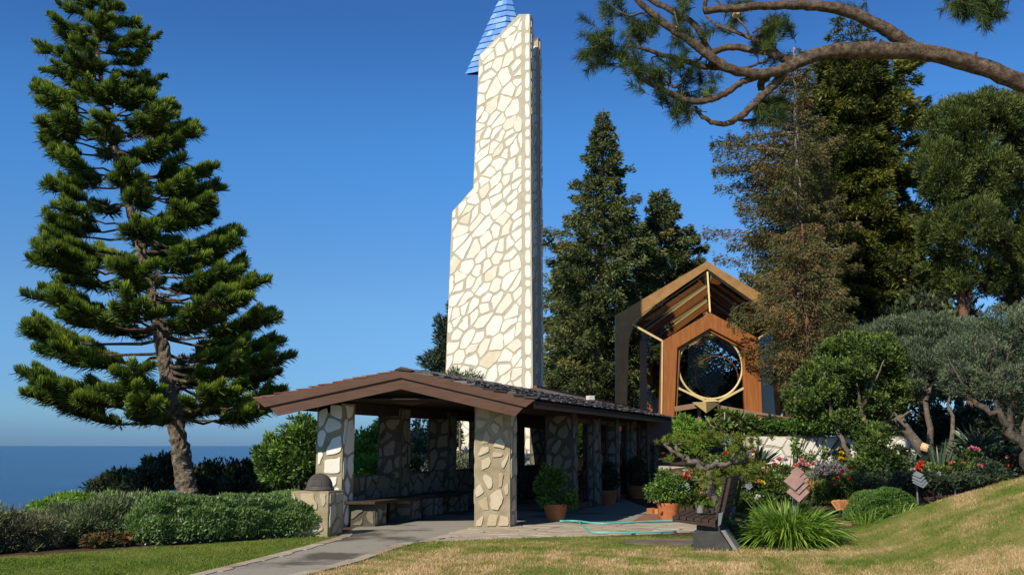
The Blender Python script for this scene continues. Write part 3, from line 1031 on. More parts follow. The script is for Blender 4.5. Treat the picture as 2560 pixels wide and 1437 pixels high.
while z < outl[8][1] - .3:
    h = random.uniform(.3, .75)
    xl = np.interp(z, [-2, outl[8][1]], [strip[0][0], strip[4][0]]) + .02; xr = np.interp(z, [-2, outl[8][1]], [strip[1][0], strip[3][0]]) - .02
    w = xr - xl
    j = lambda s: rng.normal() * s
    pts = [(xl + .03 + j(.015), z + .05), (xr - .04 + j(.015), z + .04 + j(.02)), (xr - .015, z + h * .4), (xr - .03 + j(.015), z + h - .05), (xl + .04 + j(.015), z + h - .04), (xl + .01, z + h * .5)]
    ch = []
    for a in range(6):
        p0, p1 = np.array(pts[a]), np.array(pts[(a + 1) % 6]); ch += [p0 * .75 + p1 * .25, p0 * .25 + p1 * .75]
    fm.prism([W3(q, -.01) for q in ch], TN * .018, float(rng.uniform(.4, 1)))
    z += h
# right edge of the front slab
re = [(0, -2), (.55, -2), (.55, outl[9][1] - .2), (0, outl[9][1] - .2)]
facing(fm, W3((outl[10][0] + .005, 0)), -TN, ZV, re, .5, .06, .012, 1.5, 80, .05)
fm.build('stone_facing', M['stone'], wa)
# rear slab
o2 = -TN * 1.45
zt2 = outl[9][1] - .42
rb = [np.array([-2.6, -2.0]), np.array([-2.55, 6.0]), np.array([-1.75, 8.0]), np.array([-1.7, zt2 - 2.4]), np.array([-.42, zt2 - .2]), np.array([-.07, zt2 + .02]), np.array([-.02, -2.0])]
mb = MB(); mb.prism([W3(q) + o2 for q in rb], -TN * .5); wb = mb.build('rear_slab', M['mortar'], tw)
fm = MB(); facing(fm, W3((-.018, 0)) + o2, -TN, ZV, [(0, -2), (.5, -2), (.5, zt2), (0, zt2)], .5, .06, .012, 1.5, 80, .05)
facing(fm, W3((0, 0)) + o2, TU, ZV, [(-.6, -2), (-.07, -2), (-.12, zt2 - .1), (-.6, zt2 - .5)], .5, .06, .012, 1.5, 60, .05)
fm.build('stone_facing', M['stone'], wb)
mb = MB(); mb.prism([W3((-.42, zt2 - .19)) + o2, W3((-.055, zt2 + .03)) + o2, W3((-.055, zt2 + .11)) + o2, W3((-.44, zt2 - .11)) + o2], -TN * .52); mb.build('coping', M['copper'], wb)
# spine wall between the slabs
mb = MB(); mb.prism([W3((-1.5, -2), -.56), W3((-.35, -2), -.56), W3((-.35, 12.5), -.56), W3((-1.5, 12.5), -.56)], -TN * .88); mb.build('spine_wall', M['mortar'], tw)
# blue shingled spire held between the slabs
def onplane(px, py, n):
    u, v = (px - CX) / F, (CY - py) / F
    dr = np.array([u, _c - v * _s, _s + v * _c])
    e = np.array([0, 0, EYE])
    return e + dr * (np.dot(to + TN * n - e, TN) / np.dot(dr, TN))


apx = onplane(1269, -42, -1.0)
lft = onplane(1166, 187, -1.0)
sz = lft[2]
rgt = onplane(1318, 187, -1.0)
lft = np.array([lft[0], lft[1], sz]); rgt = np.array([rgt[0], rgt[1], sz])
cc = np.array([apx[0], apx[1], sz])
cor = [lft, cc + TN * .42, rgt, cc - TN * .42]
mb = MB()
mb.add(cor + [apx], [(3, 2, 1, 0)] + [(k, (k + 1) % 4, 4) for k in range(4)]); sp = mb.build('spire_deck', M['soffit_dark'], tw)
mb = MB()
for k in range(4):
    a, b = cor[k], cor[(k + 1) % 4]
    nn = nrm(np.cross(b - a, apx - a))
    if np.dot(nn, (a + b) / 2 - cc) < 0: nn = -nn
    rows = 15
    for r_ in range(rows):
        u0, u1 = r_ / rows, min(1.0, (r_ + 1.12) / rows)
        L0, R0 = a + (apx - a) * u0, b + (apx - b) * u0
        L1, R1 = a + (apx - a) * u1, b + (apx - b) * u1
        wid = np.linalg.norm(R0 - L0)
        m_ = max(1, int(wid / .2)); cut = np.linspace(0, 1, m_ + 1); cut[1:-1] += rng.uniform(-.25, .25, m_ - 1) / m_
        for q in range(m_):
            c0, c1 = cut[q], cut[q + 1]
            lo = nn * (.045 + random.uniform(0, .012)); hi = nn * .008
            e0 = -.03 if q == 0 else .003; e1 = -.03 if q == m_ - 1 else .003
            p = [L0 + (R0 - L0) * (c0 + e0 / max(wid, .1)) + lo, L0 + (R0 - L0) * (c1 - e1 / max(wid, .1)) + lo, L1 + (R1 - L1) * c1 + hi, L1 + (R1 - L1) * c0 + hi]
            mb.prism(p, nn * .012, float(rng.uniform(.1, 1)))
mb.build('shingles', M['blue_shingle'], sp)

# ------------------------------------------------------------------ glass chapel
ch = thing('glass_chapel', 'glass chapel with redwood gable frames and round window', 'building', (8.3, 42, 0))
PD, OD = 41.0, 43.2


def frame(name, outer, inner, d, depth, mat, parent=ch):
    mb = MB()
    n = len(outer)
    for a in range(n - 1):
        mb.prism([P(*outer[a], d), P(*outer[a + 1], d), P(*inner[a + 1], d), P(*inner[a], d)], (0, depth, 0))
    return mb.build(name, mat, parent)


portal = frame('portal_frame', [(1649, 1075), (1656, 852), (1775, 781), (1897, 846), (1908, 1075)], [(1684, 1075), (1693, 869), (1775, 820), (1861, 865), (1872, 1075)], PD, .5, M['redwood'])
mb = MB()   # stepped inner lining of the portal
inn = [(1684, 1075), (1693, 869), (1775, 820), (1861, 865), (1872, 1075)]; inn2 = [(1690, 1075), (1700, 875), (1775, 829), (1854, 871), (1865, 1075)]
for a in range(4):
    mb.prism([P(*inn[a], PD + .12), P(*inn[a + 1], PD + .12), P(*inn2[a + 1], PD + .12), P(*inn2[a], PD + .12)], (0, .3, 0))
mb.build('lining', M['redwood'], portal)
mb = MB()   # gold edge strip on the post
mb.bar(P(1653, 1070, PD - .02), P(1656, 853, PD - .02), .06, .06); mb.build('edge_trim', M['gold'], portal)
o_out = [(1541, 1060), (1540, 787), (1768, 653), (1992, 787), (1992, 1060)]
o_in = [(1566, 1060), (1573, 806), (1768, 672), (1960, 806), (1966, 1060)]
big = frame('gable_frame', o_out, o_in, OD, .55, M['redwood_pale'])
mb = MB(); mb.prism([P(1573, 806, OD + .02), P(1566, 840, OD + .02), P(1573, 845, OD + .02), P(1583, 818, OD + .02), P(1600, 795, OD + .02), P(1640, 762, OD + .02)], (0, .5, 0))
mb.build('curved_bracket', M['redwood_pale'], big)
# glazing between portal and gable, gold mullions
A = [P(1656, 852, PD + .3), P(1775, 781, PD + .3), P(1897, 846, PD + .3)]
B = [P(1573, 806, OD + .3), P(1768, 672, OD + .3), P(1960, 806, OD + .3)]
bl, br = P(1566, 1040, OD + .3), P(1966, 1040, OD + .3)
al, ar = P(1649, 1050, PD + .3), P(1908, 1050, PD + .3)
for pts in ([A[0], A[1], B[1], B[0]], [A[1], A[2], B[2], B[1]], [al, A[0], B[0], bl], [A[2], ar, br, B[2]]):
    mb = MB(); mb.add(pts, [(0, 1, 2, 3)]); mb.build('glass_pane', M['glass'], ch)
for a, b, w in ((A[1], B[1], .07), (A[0], B[0], .07), (A[2], B[2], .07), (bl - ZV * 0, al, .14), (P(1572, 1022, OD + .1), P(1652, 1045, PD + .1), .12)):
    mb = MB(); mb.bar(a, b, w, w); mb.build('mullion', M['gold'], ch)
off = np.array([0, -.06, -.10])
for a, b in ((B[0], B[1]), (B[1], B[2])):
    mb = MB(); mb.bar(a + off * 1.5, b + off * 1.5, .07, .07); mb.build('mullion', M['gold'], ch)
# round window
cen = P(1776, 916, PD + .25)
rr = 80 / F * PD
mb = MB()
mb.tube([cen + np.array([rr * math.cos(a), 0, rr * 1.01 * math.sin(a)]) for a in np.linspace(0, 2 * math.pi, 65)], .045, 8, caps=False)
mb.build('round_window_ring', M['gold'], ch, smooth=True)
c2 = P(1792, 943, 49.0)
mb = MB(); mb.tube([c2 + np.array([1.05 * math.cos(a), 0, 1.05 * math.sin(a)]) for a in np.linspace(0, 2 * math.pi, 49)], .028, 6, caps=False); mb.build('inner_ring', M['redwood'], ch, smooth=True)
mb = MB(); mb.add([P(1686, 1050, PD + .28), P(1693, 869, PD + .28), P(1775, 822, PD + .28), P(1861, 865, PD + .28), P(1871, 1050, PD + .28)], [(4, 3, 2, 1, 0)]); mb.build('glass_pane', M['glass'], ch)
for a, b in (((1692, 968), (1766, 1003)), ((1862, 968), (1797, 1003))):
    mb = MB(); mb.bar(P(*a, PD + .2), P(*b, PD + .2), .09, .085); mb.build('mullion', M['gold'], ch)
mb = MB(); mb.bar(P(1690, 966, PD + .2), P(1690, 1016, PD + .2), .04, .04); mb.bar(P(1690, 1014, PD + .2), P(1701, 1018, PD + .2), .04, .04); mb.build('mullion', M['gold'], ch)
# nave ribs and glass roof
apexs, lefts, rights = [], [], []
for k in range(1, 6):
    dd = k * 4.3
    sh = np.array([.20 * dd, dd, -.02 * dd])
    a, l, r_ = P(1768, 672, OD) + sh, P(1590, 800, OD) + sh, P(1945, 800, OD) + sh
    mb = MB()
    for p, q in ((l, a), (a, r_)):
        mb.prism([p, q, q - ZV * .38, p - ZV * .38], (0, .22, 0))
    mb.bar(l - ZV * .4, np.array([l[0] - .1, l[1], 0]), .3, .25, up=(0, 1, 0)); mb.bar(r_ - ZV * .4, np.array([r_[0] + .1, r_[1], 0]), .3, .25, up=(0, 1, 0))
    rb_ = mb.build('rib', M['redwood'], ch)
    mb = MB()
    for p, q in ((l, a), (a, r_)): mb.bar(p + ZV * .04, q + ZV * .04, .09, .05, up=(0, 1, 0))
    mb.build('gold_strip', M['gold'], rb_)
    apexs.append(a); lefts.append(l); rights.append(r_)
mb = MB(); mb.add([B[0], B[1], apexs[-1] + ZV * .1, lefts[-1] + ZV * .1], [(0, 1, 2, 3)]); mb.build('roof_glass', M['glass'], ch)
mb = MB(); mb.add([B[1], B[2], rights[-1] + ZV * .1, apexs[-1] + ZV * .1], [(0, 1, 2, 3)]); mb.build('roof_glass', M['glass'], ch)
mb = MB(); mb.bar(B[1], apexs[-1], .12, .2); mb.build('ridge_beam', M['redwood_pale'], ch)
mb = MB(); mb.box(((lefts[0][0] + rights[0][0]) / 2, 46, .35), (7.6, 8, .7)); mb.build('foundation', M['mortar'], ch)
# entrance canopy with the pointed gold lamp
mb = MB()
ca, cb = P(1690, 1022, PD - .6), P(1752, 1012, PD - 1.2)
mb.bar(ca, cb, .25, .20)
mb.prism([P(1798, 1012, PD - 1.2), P(1990, 1046, PD - 2.0), P(2008, 1050, PD - 2.0), P(1800, 1026, PD - 1.2)], (0, .4, 0))
cnp = mb.build('canopy', M['canopy'], ch)
mb = MB()
t1, t2, t3, t4 = P(1731, 1005, PD - 1.3), P(1800, 1007, PD - 1.3), P(1765, 1004, PD - 1.9), P(1766, 1032, PD - 1.86)
mb.add([t1, t3, t2, t4], [(0, 3, 1), (1, 3, 2), (0, 1, 2), (0, 2, 3)])
ld = mb.build('pendant', M['gold_paint'], ch)
mb = MB(); mb.prism([P(1758, 1004, PD - 1.0), P(1775, 993, PD - 1.0), P(1800, 1003, PD - 1.0)], (0, .3, 0)); mb.build('finial', M['gold'], ld)
for px in (1748, 1834, 1868):
    mb = MB(); mb.bar(P(px, 1022, PD - .8), P(px, 1100, PD - .8), .12, .12, up=(0, 1, 0)); mb.build('canopy_post', M['canopy'], ch)


# ------------------------------------------------------------------ vegetation builders
def unit_rand(n):
    return nrm(rng.normal(size=(n, 3)))


def lerp_path(pts, t):
    pts = np.asarray(pts, float)
    seg = np.linalg.norm(np.diff(pts, axis=0), axis=1); cum = np.concatenate([[0], np.cumsum(seg)]); cum /= cum[-1]
    return np.stack([np.interp(t, cum, pts[:, k]) for k in range(3)], -1)


def conifer(name, label, d, trunk, r0, r1, prof, nb, leaf, mat, bark, group=None, rise=.1, droop=.35, per_m=60, L=.3, W=.045,
            width=.28, hang=.25, depth=1.0, inner=.18, brown=None, bare=0.0, clump=0):
    """whorled conifer. trunk [(px,py)..] base first; prof [(py, xl, xr)] the spread of the crown"""
    tp = np.array([P(x, y, d) for x, y in trunk])
    base = tp[0].copy()
    t = thing(name, label, 'tree', base, group)
    mb = MB()
    dense = lerp_path(tp, np.linspace(0, 1, 24))
    mb.tube(dense, np.linspace(r0, r1, 24) * (1 + .05 * rng.normal(size=24)), 10, rough=.08)
    mb.build('trunk', bark, t, smooth=True)
    pr = sorted(prof)
    py = np.array([q[0] for q in pr]); xl = np.array([q[1] for q in pr]); xr = np.array([q[2] for q in pr])
    ty = np.array([q[1] for q in trunk])[::-1]; txx = np.array([q[0] for q in trunk])[::-1]
    bm = MB()
    PP, DD, TT = [], [], []
    for b in range(nb):
        u = (b + rng.random()) / nb
        y = py[0] + (py[-1] - py[0]) * u
        cx = np.interp(y, ty, txx)
        o = P(cx, y, d)
        sc_ = (P(cx + 1, y, d) - o)[0]
        az = b * 2.399963 + rng.normal() * .25
        ca = math.cos(az)
        ext = (np.interp(y, py, xr) - cx) * (ca + 1) / 2 + (cx - np.interp(y, py, xl)) * (1 - ca) / 2
        ln = max(.15, ext * sc_ * rng.choice([.55, .75, .9, 1.0, 1.12]) * rng.uniform(.92, 1.06))
        hd = np.array([ca, math.sin(az) * depth, 0])
        s = np.linspace(0, 1, 6)
        pts = o + hd * (s * ln)[:, None] + ZV * (ln * (rise * s - droop * s ** 2 + .10 * s ** 4))[:, None]
        pts[1:-1] += rng.normal(size=(4, 3)) * .03 * ln
        bm.tube(pts, np.linspace(max(.014, ln * .016), .006, 6), 4, caps=False)
        if rng.random() < bare: continue
        n = int(per_m * 1.7 * ln * (.45 + rng.random() * .9)) + 6
        q = inner + (1.03 - inner) * rng.random(n) ** .75
        if clump:
            cc_ = rng.uniform(inner, 1.0, clump); q = np.clip(cc_[rng.integers(0, clump, n)] + rng.normal(0, .045, n), inner * .7, 1.05)
        c = lerp_path(pts, np.clip(q, 0, 1))
        lat = np.array([-hd[1], hd[0], 0])
        wd = width * ln * (1.12 - q) * 1.6 + .08
        off_ = rng.uniform(-1, 1, n)
        c = c + lat * (off_ * wd)[:, None] + ZV * (-np.abs(off_) * wd * hang + rng.normal(0, .05 + .02 * ln, n))[:, None]
        dv = hd * .8 + lat * (off_ * .9)[:, None] + ZV * (-hang + rng.normal(0, .35, n))[:, None] + rng.normal(0, .3, (n, 3))
        PP.append(c); DD.append(dv)
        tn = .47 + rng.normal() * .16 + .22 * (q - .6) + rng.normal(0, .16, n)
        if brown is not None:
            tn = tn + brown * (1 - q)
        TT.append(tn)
    bm.build('branches', bark, t)
    p, dd, tt = np.concatenate(PP), np.concatenate(DD), np.concatenate(TT)
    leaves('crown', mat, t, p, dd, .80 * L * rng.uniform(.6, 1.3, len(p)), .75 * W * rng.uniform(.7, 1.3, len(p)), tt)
    return t


def blob_pts(blobs, n, clumps=60, sig=.16, up=.25, flat=1.0, fill=.35):
    """leaf positions in lumpy crowns; blobs (px,py,rx_px,ry_px,d[,depth ratio])"""
    PP, DD, TT = [], [], []
    area = np.array([b[2] * b[3] for b in blobs], float); area /= area.sum()
    for b, a in zip(blobs, area):
        c = P(b[0], b[1], b[4]); m = b[4] / F
        R = np.array([b[2] * m, b[2] * m * (b[5] if len(b) > 5 else 1.0), b[3] * m])
        k = max(6, int(clumps * a * len(blobs)))
        cd = unit_rand(k)
        rad = np.where(rng.random(k) < fill, rng.uniform(.25, .8, k), rng.uniform(.78, 1.0, k))
        cen = cd * rad[:, None]
        cs = rng.uniform(.6, 1.5, k)
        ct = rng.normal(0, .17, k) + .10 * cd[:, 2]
        nn = int(n * a)
        j = rng.integers(0, k, nn)
        g = rng.normal(size=(nn, 3)); g = nrm(g) * (rng.random(nn) ** .45)[:, None] * 1.6
        q = cen[j] + g * (sig * cs[j])[:, None] * np.array([1, 1, flat])
        PP.append(c + q * R)
        dv = nrm(g) * .7 + nrm(q) * .5 + rng.normal(0, .55, (nn, 3)) + ZV * up
        DD.append(dv)
        TT.append(.45 + ct[j] + rng.normal(0, .17, nn))
    return np.concatenate(PP), np.concatenate(DD), np.concatenate(TT)


def leafy(name, label, cat, blobs, n, L, W, mat, stems=None, bark=None, group=None, base=None, stem_name='trunk', foliage='crown', ground=None, **kw):
    """shrub or broadleaf tree: stems [(list of (px,py,d), r0, r1)]"""
    b0 = blobs[len(blobs) // 2]
    if base is None:
        c = P(b0[0], b0[1], b0[4]); base = np.array([c[0], c[1], float(ground_h(c[0], c[1]))])
    t = thing(name, label, cat, base, group)
    p, dv, tn = blob_pts(blobs, n, **kw)
    gz_ = ground_h(p[:, 0], p[:, 1]) + .01
    k = p[:, 2] > gz_
    p, dv, tn = p[k], dv[k], tn[k]
    leaves(foliage, mat, t, p, dv, L * rng.uniform(.6, 1.3, len(p)), W * rng.uniform(.7, 1.3, len(p)), tn)
    mb = MB()
    if stems:
        for pts, r0, r1 in stems:
            q = np.array([P(*z) for z in pts])
            q = lerp_path(q, np.linspace(0, 1, max(4, len(pts) * 3)))
            q[1:-1] += rng.normal(size=(len(q) - 2, 3)) * r0 * .35
            mb.tube(q, np.linspace(r0, r1, len(q)), 7, rough=.08)
    else:
        for b in blobs:
            for _ in range(4):
                e = P(b[0] + b[2] * random.uniform(-.6, .6), b[1] + b[3] * random.uniform(-.6, .3), b[4])
                s0 = np.array([e[0] * .35 + base[0] * .65 + random.uniform(-.1, .1), e[1] * .35 + base[1] * .65, 0.0]); s0[2] = float(ground_h(s0[0], s0[1])) - .05
                mid = (s0 + e) / 2 + np.array([random.uniform(-.1, .1), random.uniform(-.1, .1), .05])
                mb.tube(lerp_path([s0, mid, e], np.linspace(0, 1, 5)), np.linspace(.022, .006, 5), 5, caps=False)
    mb.build(stem_name, bark or M['bark_dark'], t, smooth=True)
    return t


# ------------------------------------------------------------------ leaning araucaria
def araucaria():
    d = 23.0
    trunk = [(478, 1300), (470, 1240), (456, 1150), (440, 1060), (425, 980), (408, 880), (391, 790), (376, 720), (352, 620), (330, 540), (311, 480), (295, 410), (279, 330), (262, 250), (248, 170), (238, 90), (228, 0), (216, -120), (208, -200)]
    rad = [.25, .235, .21, .19, .175, .155, .14, .13, .115, .105, .096, .088, .076, .064, .054, .045, .036, .026, .013]
    prof = [(-190, 190, 230), (-130, 160, 270), (-60, 130, 305), (0, 122, 325), (60, 108, 362), (100, 97, 440), (150, 80, 418), (220, 88, 432), (270, 70, 442), (300, 54, 495), (380, 75, 527), (420, 88, 505), (470, 108, 562), (540, 118, 565), (600, 70, 595), (650, 98, 640), (720, 88, 636), (760, 75, 712), (830, 70, 748), (870, 62, 752), (950, 86, 742), (1000, 85, 730), (1040, 75, 690)]
    tp = np.array([P(x, y, d) for x, y in trunk])
    base = tp[0].copy(); base[2] = float(ground_h(base[0], base[1]))
    t = thing('araucaria_tree', 'tall leaning conifer with upturned brush-like branches above the sea', 'tree', base)
    n = 170
    q = lerp_path(tp, np.linspace(0, 1, n))
    seg = np.linalg.norm(np.diff(tp, axis=0), axis=1); cum = np.concatenate([[0], np.cumsum(seg)]); cum /= cum[-1]
    rr_ = np.interp(np.linspace(0, 1, n), cum, rad)
    mb = MB(); mb.tube(q, rr_ * (1 + .05 * rng.normal(size=n)), 18, rough=.15)
    mb.build('trunk', M['bark_arau'], t, smooth=False)
    py = np.array([z[0] for z in prof]); xl = np.array([z[1] for z in prof]); xr = np.array([z[2] for z in prof])
    tyy = np.array([z[1] for z in trunk])[::-1]; txx = np.array([z[0] for z in trunk])[::-1]
    bm = MB()
    SP, SD0, SD1, SL, ST, SW = [], [], [], [], [], []

    def fringe(pts, ln, a0, dens, L0, tipness):
        m = int(dens * ln)
        u = a0 + (1 - a0) * rng.random(m) ** .85
        c = lerp_path(pts, u)
        tg = nrm(lerp_path(pts, np.clip(u + .03, 0, 1)) - lerp_path(pts, np.clip(u - .03, 0, 1)))
        lat = nrm(np.cross(tg, ZV))
        ph = rng.normal(0, .75, m)
        low = rng.random(m) < .22
        ph = np.where(low, rng.uniform(-2.6, 2.6, m), ph)
        upv = np.cross(lat, tg)
        rad_ = lat * np.sin(ph)[:, None] + upv * np.cos(ph)[:, None]
        d0 = nrm(rad_ * .9 + tg * (.45 + .35 * tipness) + rng.normal(0, .12, (m, 3)))
        d1 = nrm(rad_ * .35 + ZV * .95 + tg * (.35 + .6 * tipness) + rng.normal(0, .12, (m, 3)))
        d1 = np.where(low[:, None], nrm(rad_ * .6 + tg * .5 - ZV * .1), d1)
        Ls = L0 * rng.uniform(.7, 1.15, m) * (1.0 - .65 * np.clip((u - .75) / .25, 0, 1) * tipness)
        SP.append(c); SD0.append(d0); SD1.append(d1); SL.append(Ls); SW.append(np.full(m, .0085))
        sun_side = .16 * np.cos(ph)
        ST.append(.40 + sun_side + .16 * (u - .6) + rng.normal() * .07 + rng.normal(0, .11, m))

    y = 1046.0
    while y > -190:
        h = np.clip((1046 - y) / 1236, 0, 1)      # 0 bottom .. 1 top
        k = 6 if h < .55 else 5
        ph0 = rng.uniform(0, 6.28)
        for j in range(k):
            az = ph0 + j * 2 * math.pi / k + rng.normal() * .15
            yy = y + rng.normal() * 17
            cx = np.interp(yy, tyy, txx); o = P(cx, yy, d)
            m_ = (P(cx + 1, yy, d) - o)[0]
            ca = math.cos(az)
            if math.sin(az) < -.70 and 380 < yy < 930 and rng.random() < (.55 if yy < 700 else .30): continue
            ext = (np.interp(yy, py, xr) - cx) * (ca + 1) / 2 + (cx - np.interp(yy, py, xl)) * (1 - ca) / 2
            ln = max(.2, (ext - 20) * m_ * rng.uniform(.80, 1.04))
            hd = np.array([ca, math.sin(az), 0])
            s = np.linspace(0, 1, 8)
            sag = (-.24 * (1 - h) - .02)
            zz = sag * s + (.24 * (1 - h) + .06 + .10 * h) * s ** 2.2 + .10 * s ** 4
            pts = o + hd * (s * ln)[:, None] + ZV * (zz * ln)[:, None]
            pts[1:] += rng.normal(size=(7, 3)) * .018 * ln
            bm.tube(pts, np.linspace(.016 + .010 * ln, .010, 8), 5, caps=False)
            if h < .62:
                fringe(pts, ln, .62 - .10 * h, 330, .28 + .02 * (1 - h), .4)
                ns = 5 if h < .35 else 4
                for q_ in range(ns):
                    for sd in (-1, 1):
                        u0 = rng.uniform(.42, .92)
                        b0 = lerp_path(pts, np.array([u0]))[0]
                        an = az + sd * rng.uniform(.45, .95)
                        l2 = ln * rng.uniform(.16, .34) * (1.15 - u0 * .4)
                        e = np.linspace(0, 1, 5)
                        p2 = b0 + np.array([math.cos(an), math.sin(an), 0]) * (e * l2)[:, None] + ZV * (l2 * (-.12 * e + .24 * e ** 2))[:, None]
                        bm.tube(p2, np.linspace(.012, .006, 5), 4, caps=False)
                        fringe(p2, l2, .15, 400, .25, .4)
            else:
                fringe(pts, ln, .14 + .1 * (1 - h), 380, .31 - .08 * h, .95)
                if h < .9:
                    for sd in (-1, 1):
                        u0 = rng.uniform(.3, .65); b0 = lerp_path(pts, np.array([u0]))[0]
                        an = az + sd * rng.uniform(.4, .8); l2 = ln * rng.uniform(.25, .4)
                        e = np.linspace(0, 1, 5)
                        p2 = b0 + np.array([math.cos(an), math.sin(an), 0]) * (e * l2)[:, None] + ZV * (l2 * .12 * e ** 2)[:, None]
                        bm.tube(p2, np.linspace(.010, .005, 5), 4, caps=False)
                        fringe(p2, l2, .15, 280, .27, .9)
        y -= 41 if h < .55 else 34
    bm.build('branches', M['bark_pine'], t)
    p = np.concatenate(SP); d0 = np.concatenate(SD0); d1 = np.concatenate(SD1); L = np.concatenate(SL); tn = np.concatenate(ST); w = np.concatenate(SW)
    u = np.linspace(0, 1, 5)
    pts = p[:, None, :] + L[:, None, None] * (d0[:, None, :] * u[None, :, None] + (d1 - d0)[:, None, :] * (u ** 2 / 2)[None, :, None])
    wid = w[:, None] * np.array([.7, 1, 1, .85, .3])[None, :]
    side = nrm(np.cross(d0, rng.normal(size=d0.shape)))
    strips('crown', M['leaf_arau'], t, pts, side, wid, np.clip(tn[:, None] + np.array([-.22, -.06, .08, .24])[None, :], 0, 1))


araucaria()


# ------------------------------------------------------------------ pine limb reaching over from a trunk at the right
def cpx(cx, cy):
    return 1440 + cx * .4375, cy * .4375


def overhang_pine():
    dl = 15.0
    kk = dl / 9.5
    trunk_base = np.array([11.6, 15.7, 0.0]); trunk_base[2] = float(ground_h(11.6, 15.7))
    t = thing('pine_tree', 'old pine whose thick bare limb reaches in overhead from the right', 'tree', trunk_base)

    def path(cp, w, dd=0.0, n=None, jig=.006):
        q = []
        for i, (x, y) in enumerate(cp):
            px, py = cpx(x, y); q.append(P(px, py, dl + dd * i / max(1, len(cp) - 1)))
        q = np.array(q)
        m = n or len(cp) * 5
        # smooth spline through the points
        ts = np.linspace(0, len(q) - 1, m)
        out_ = []
        for s in ts:
            k = min(int(s), len(q) - 2); f = s - k
            p0, p1, p2, p3 = q[max(k - 1, 0)], q[k], q[k + 1], q[min(k + 2, len(q) - 1)]
            out_.append(.5 * (2 * p1 + (p2 - p0) * f + (2 * p0 - 5 * p1 + 4 * p2 - p3) * f * f + (3 * p1 - p0 - 3 * p2 + p3) * f ** 3))
        out_ = np.array(out_); out_[1:-1] += rng.normal(size=(m - 2, 3)) * jig
        r = np.interp(np.linspace(0, 1, m), np.linspace(0, 1, len(w)), w) * .4375 * dl / F / 2
        return out_, r

    tb = lerp_path([trunk_base - ZV * .3, trunk_base + (.05, 0, 1.8), trunk_base + (-.1, 0, 4.6), trunk_base + (.2, .1, 9.5)], np.linspace(0, 1, 16))
    mb = MB(); mb.tube(tb, np.linspace(.40, .15, 16), 14, rough=.06); mb.build('trunk', M['bark_pine'], t, smooth=True)
    main = [(3100, 690), (2800, 590), (2560, 480), (2300, 378), (2050, 312), (1900, 292), (1700, 290), (1500, 292), (1350, 322), (1200, 388), (1080, 417), (950, 412), (850, 380), (740, 302), (600, 200), (500, 130), (400, 50), (320, -30)]
    q, r = path(main, [120, 116, 108, 102, 100, 98, 98, 94, 80, 66, 56, 57, 60, 54, 50, 45, 40, 34], -.3)
    q = np.vstack([tb[5:6], q]); r = np.concatenate([[.30], r])
    mb = MB(); mb.tube(q, r, 14, rough=.07)
    limb = mb.build('limb', M['bark_pine'], t, smooth=True)
    br = [
        ([(1960, 290), (1900, 262), (1800, 190), (1650, 108), (1500, 52), (1350, 32), (1200, 32), (1050, 36), (900, 50), (735, 62)], [84, 84, 80, 74, 70, 62, 55, 50, 46, 44], -.5),
        ([(745, 70), (735, 30), (760, -30)], [34, 26, 22], -.1),
        ([(1230, 350), (1160, 330), (1090, 300), (1000, 290), (880, 268), (775, 300), (740, 255), (708, 180), (650, 118), (540, 60), (400, -15)], [50, 48, 42, 42, 42, 42, 42, 40, 40, 38, 36], .5),
        ([(850, 385), (720, 382), (600, 340), (500, 320), (420, 290), (300, 262)], [40, 36, 34, 30, 24, 16], -.3),
        ([(1090, 430), (1030, 445), (950, 470), (860, 530), (760, 572), (650, 580), (550, 540), (460, 500), (380, 450), (320, 400)], [40, 40, 38, 38, 38, 40, 36, 30, 24, 14], -.6),
        ([(1185, 400), (1170, 440), (1130, 490), (1050, 562), (970, 642), (900, 690), (840, 710), (760, 690), (700, 650), (685, 612)], [60, 56, 48, 44, 42, 38, 32, 28, 22, 18], -.2),
        ([(930, 690), (1000, 690), (1070, 703), (1112, 692), (1112, 665), (1078, 668)], [20, 18, 17, 16, 14, 10], .2),
        ([(1180, 330), (1080, 250), (980, 210), (880, 170), (800, 140), (740, 92)], [34, 28, 25, 22, 18, 14], .8),
        ([(1000, 215), (960, 150), (905, 90), (850, 40)], [16, 12, 9, 6], .2), ([(1010, 190), (1090, 130), (1180, 75)], [12, 9, 6], .3),
        ([(1100, 430), (1060, 470), (1062, 520)], [56, 48, 40], .05), ([(600, 500), (545, 490), (535, 440), (480, 380)], [22, 18, 14, 10], .1),
        ([(1090, 350), (1000, 380), (940, 398)], [20, 16, 12], -.2), ([(750, 300), (690, 350), (640, 352)], [16, 14, 12], .0), ([(420, 60), (300, 90), (200, 30)], [16, 12, 8], .1),
        ([(500, 320), (440, 330), (440, 370)], [10, 8, 5], 0), ([(330, 380), (240, 365), (140, 370)], [12, 8, 5], 0), ([(2280, 360), (2283, 320), (2290, 300)], [26, 18, 8], 0),
        ([(2900, -260), (2500, -180), (2260, -60), (2260, 40)], [60, 44, 26, 12], .2), ([(2260, -30), (2340, 30)], [16, 8], .1), ([(2260, -30), (2180, 30)], [16, 8], -.1),
        ([(2250, -60), (1900, -90), (1640, 5)], [26, 16, 6], .4), ([(850, 40), (700, -60), (620, 20)], [14, 10, 6], .1), ([(560, 70), (590, 160), (620, 220)], [14, 10, 6], -.1),
        ([(640, 355), (560, 380), (500, 400)], [12, 9, 6], .2), ([(690, 380), (740, 430)], [10, 6], -.2), ([(640, 580), (600, 620), (560, 650)], [12, 9, 6], -.1), ([(1060, 560), (1090, 610), (1110, 650)], [14, 10, 6], .3), ([(560, 540), (690, 520)], [10, 6], .2),
    ]
    for cp, w, dd in br:
        a, b = path(cp, w, dd)
        mb = MB(); mb.tube(a, b, 9, rough=.08); mb.build('branch', M['bark_pine'], t, smooth=True)
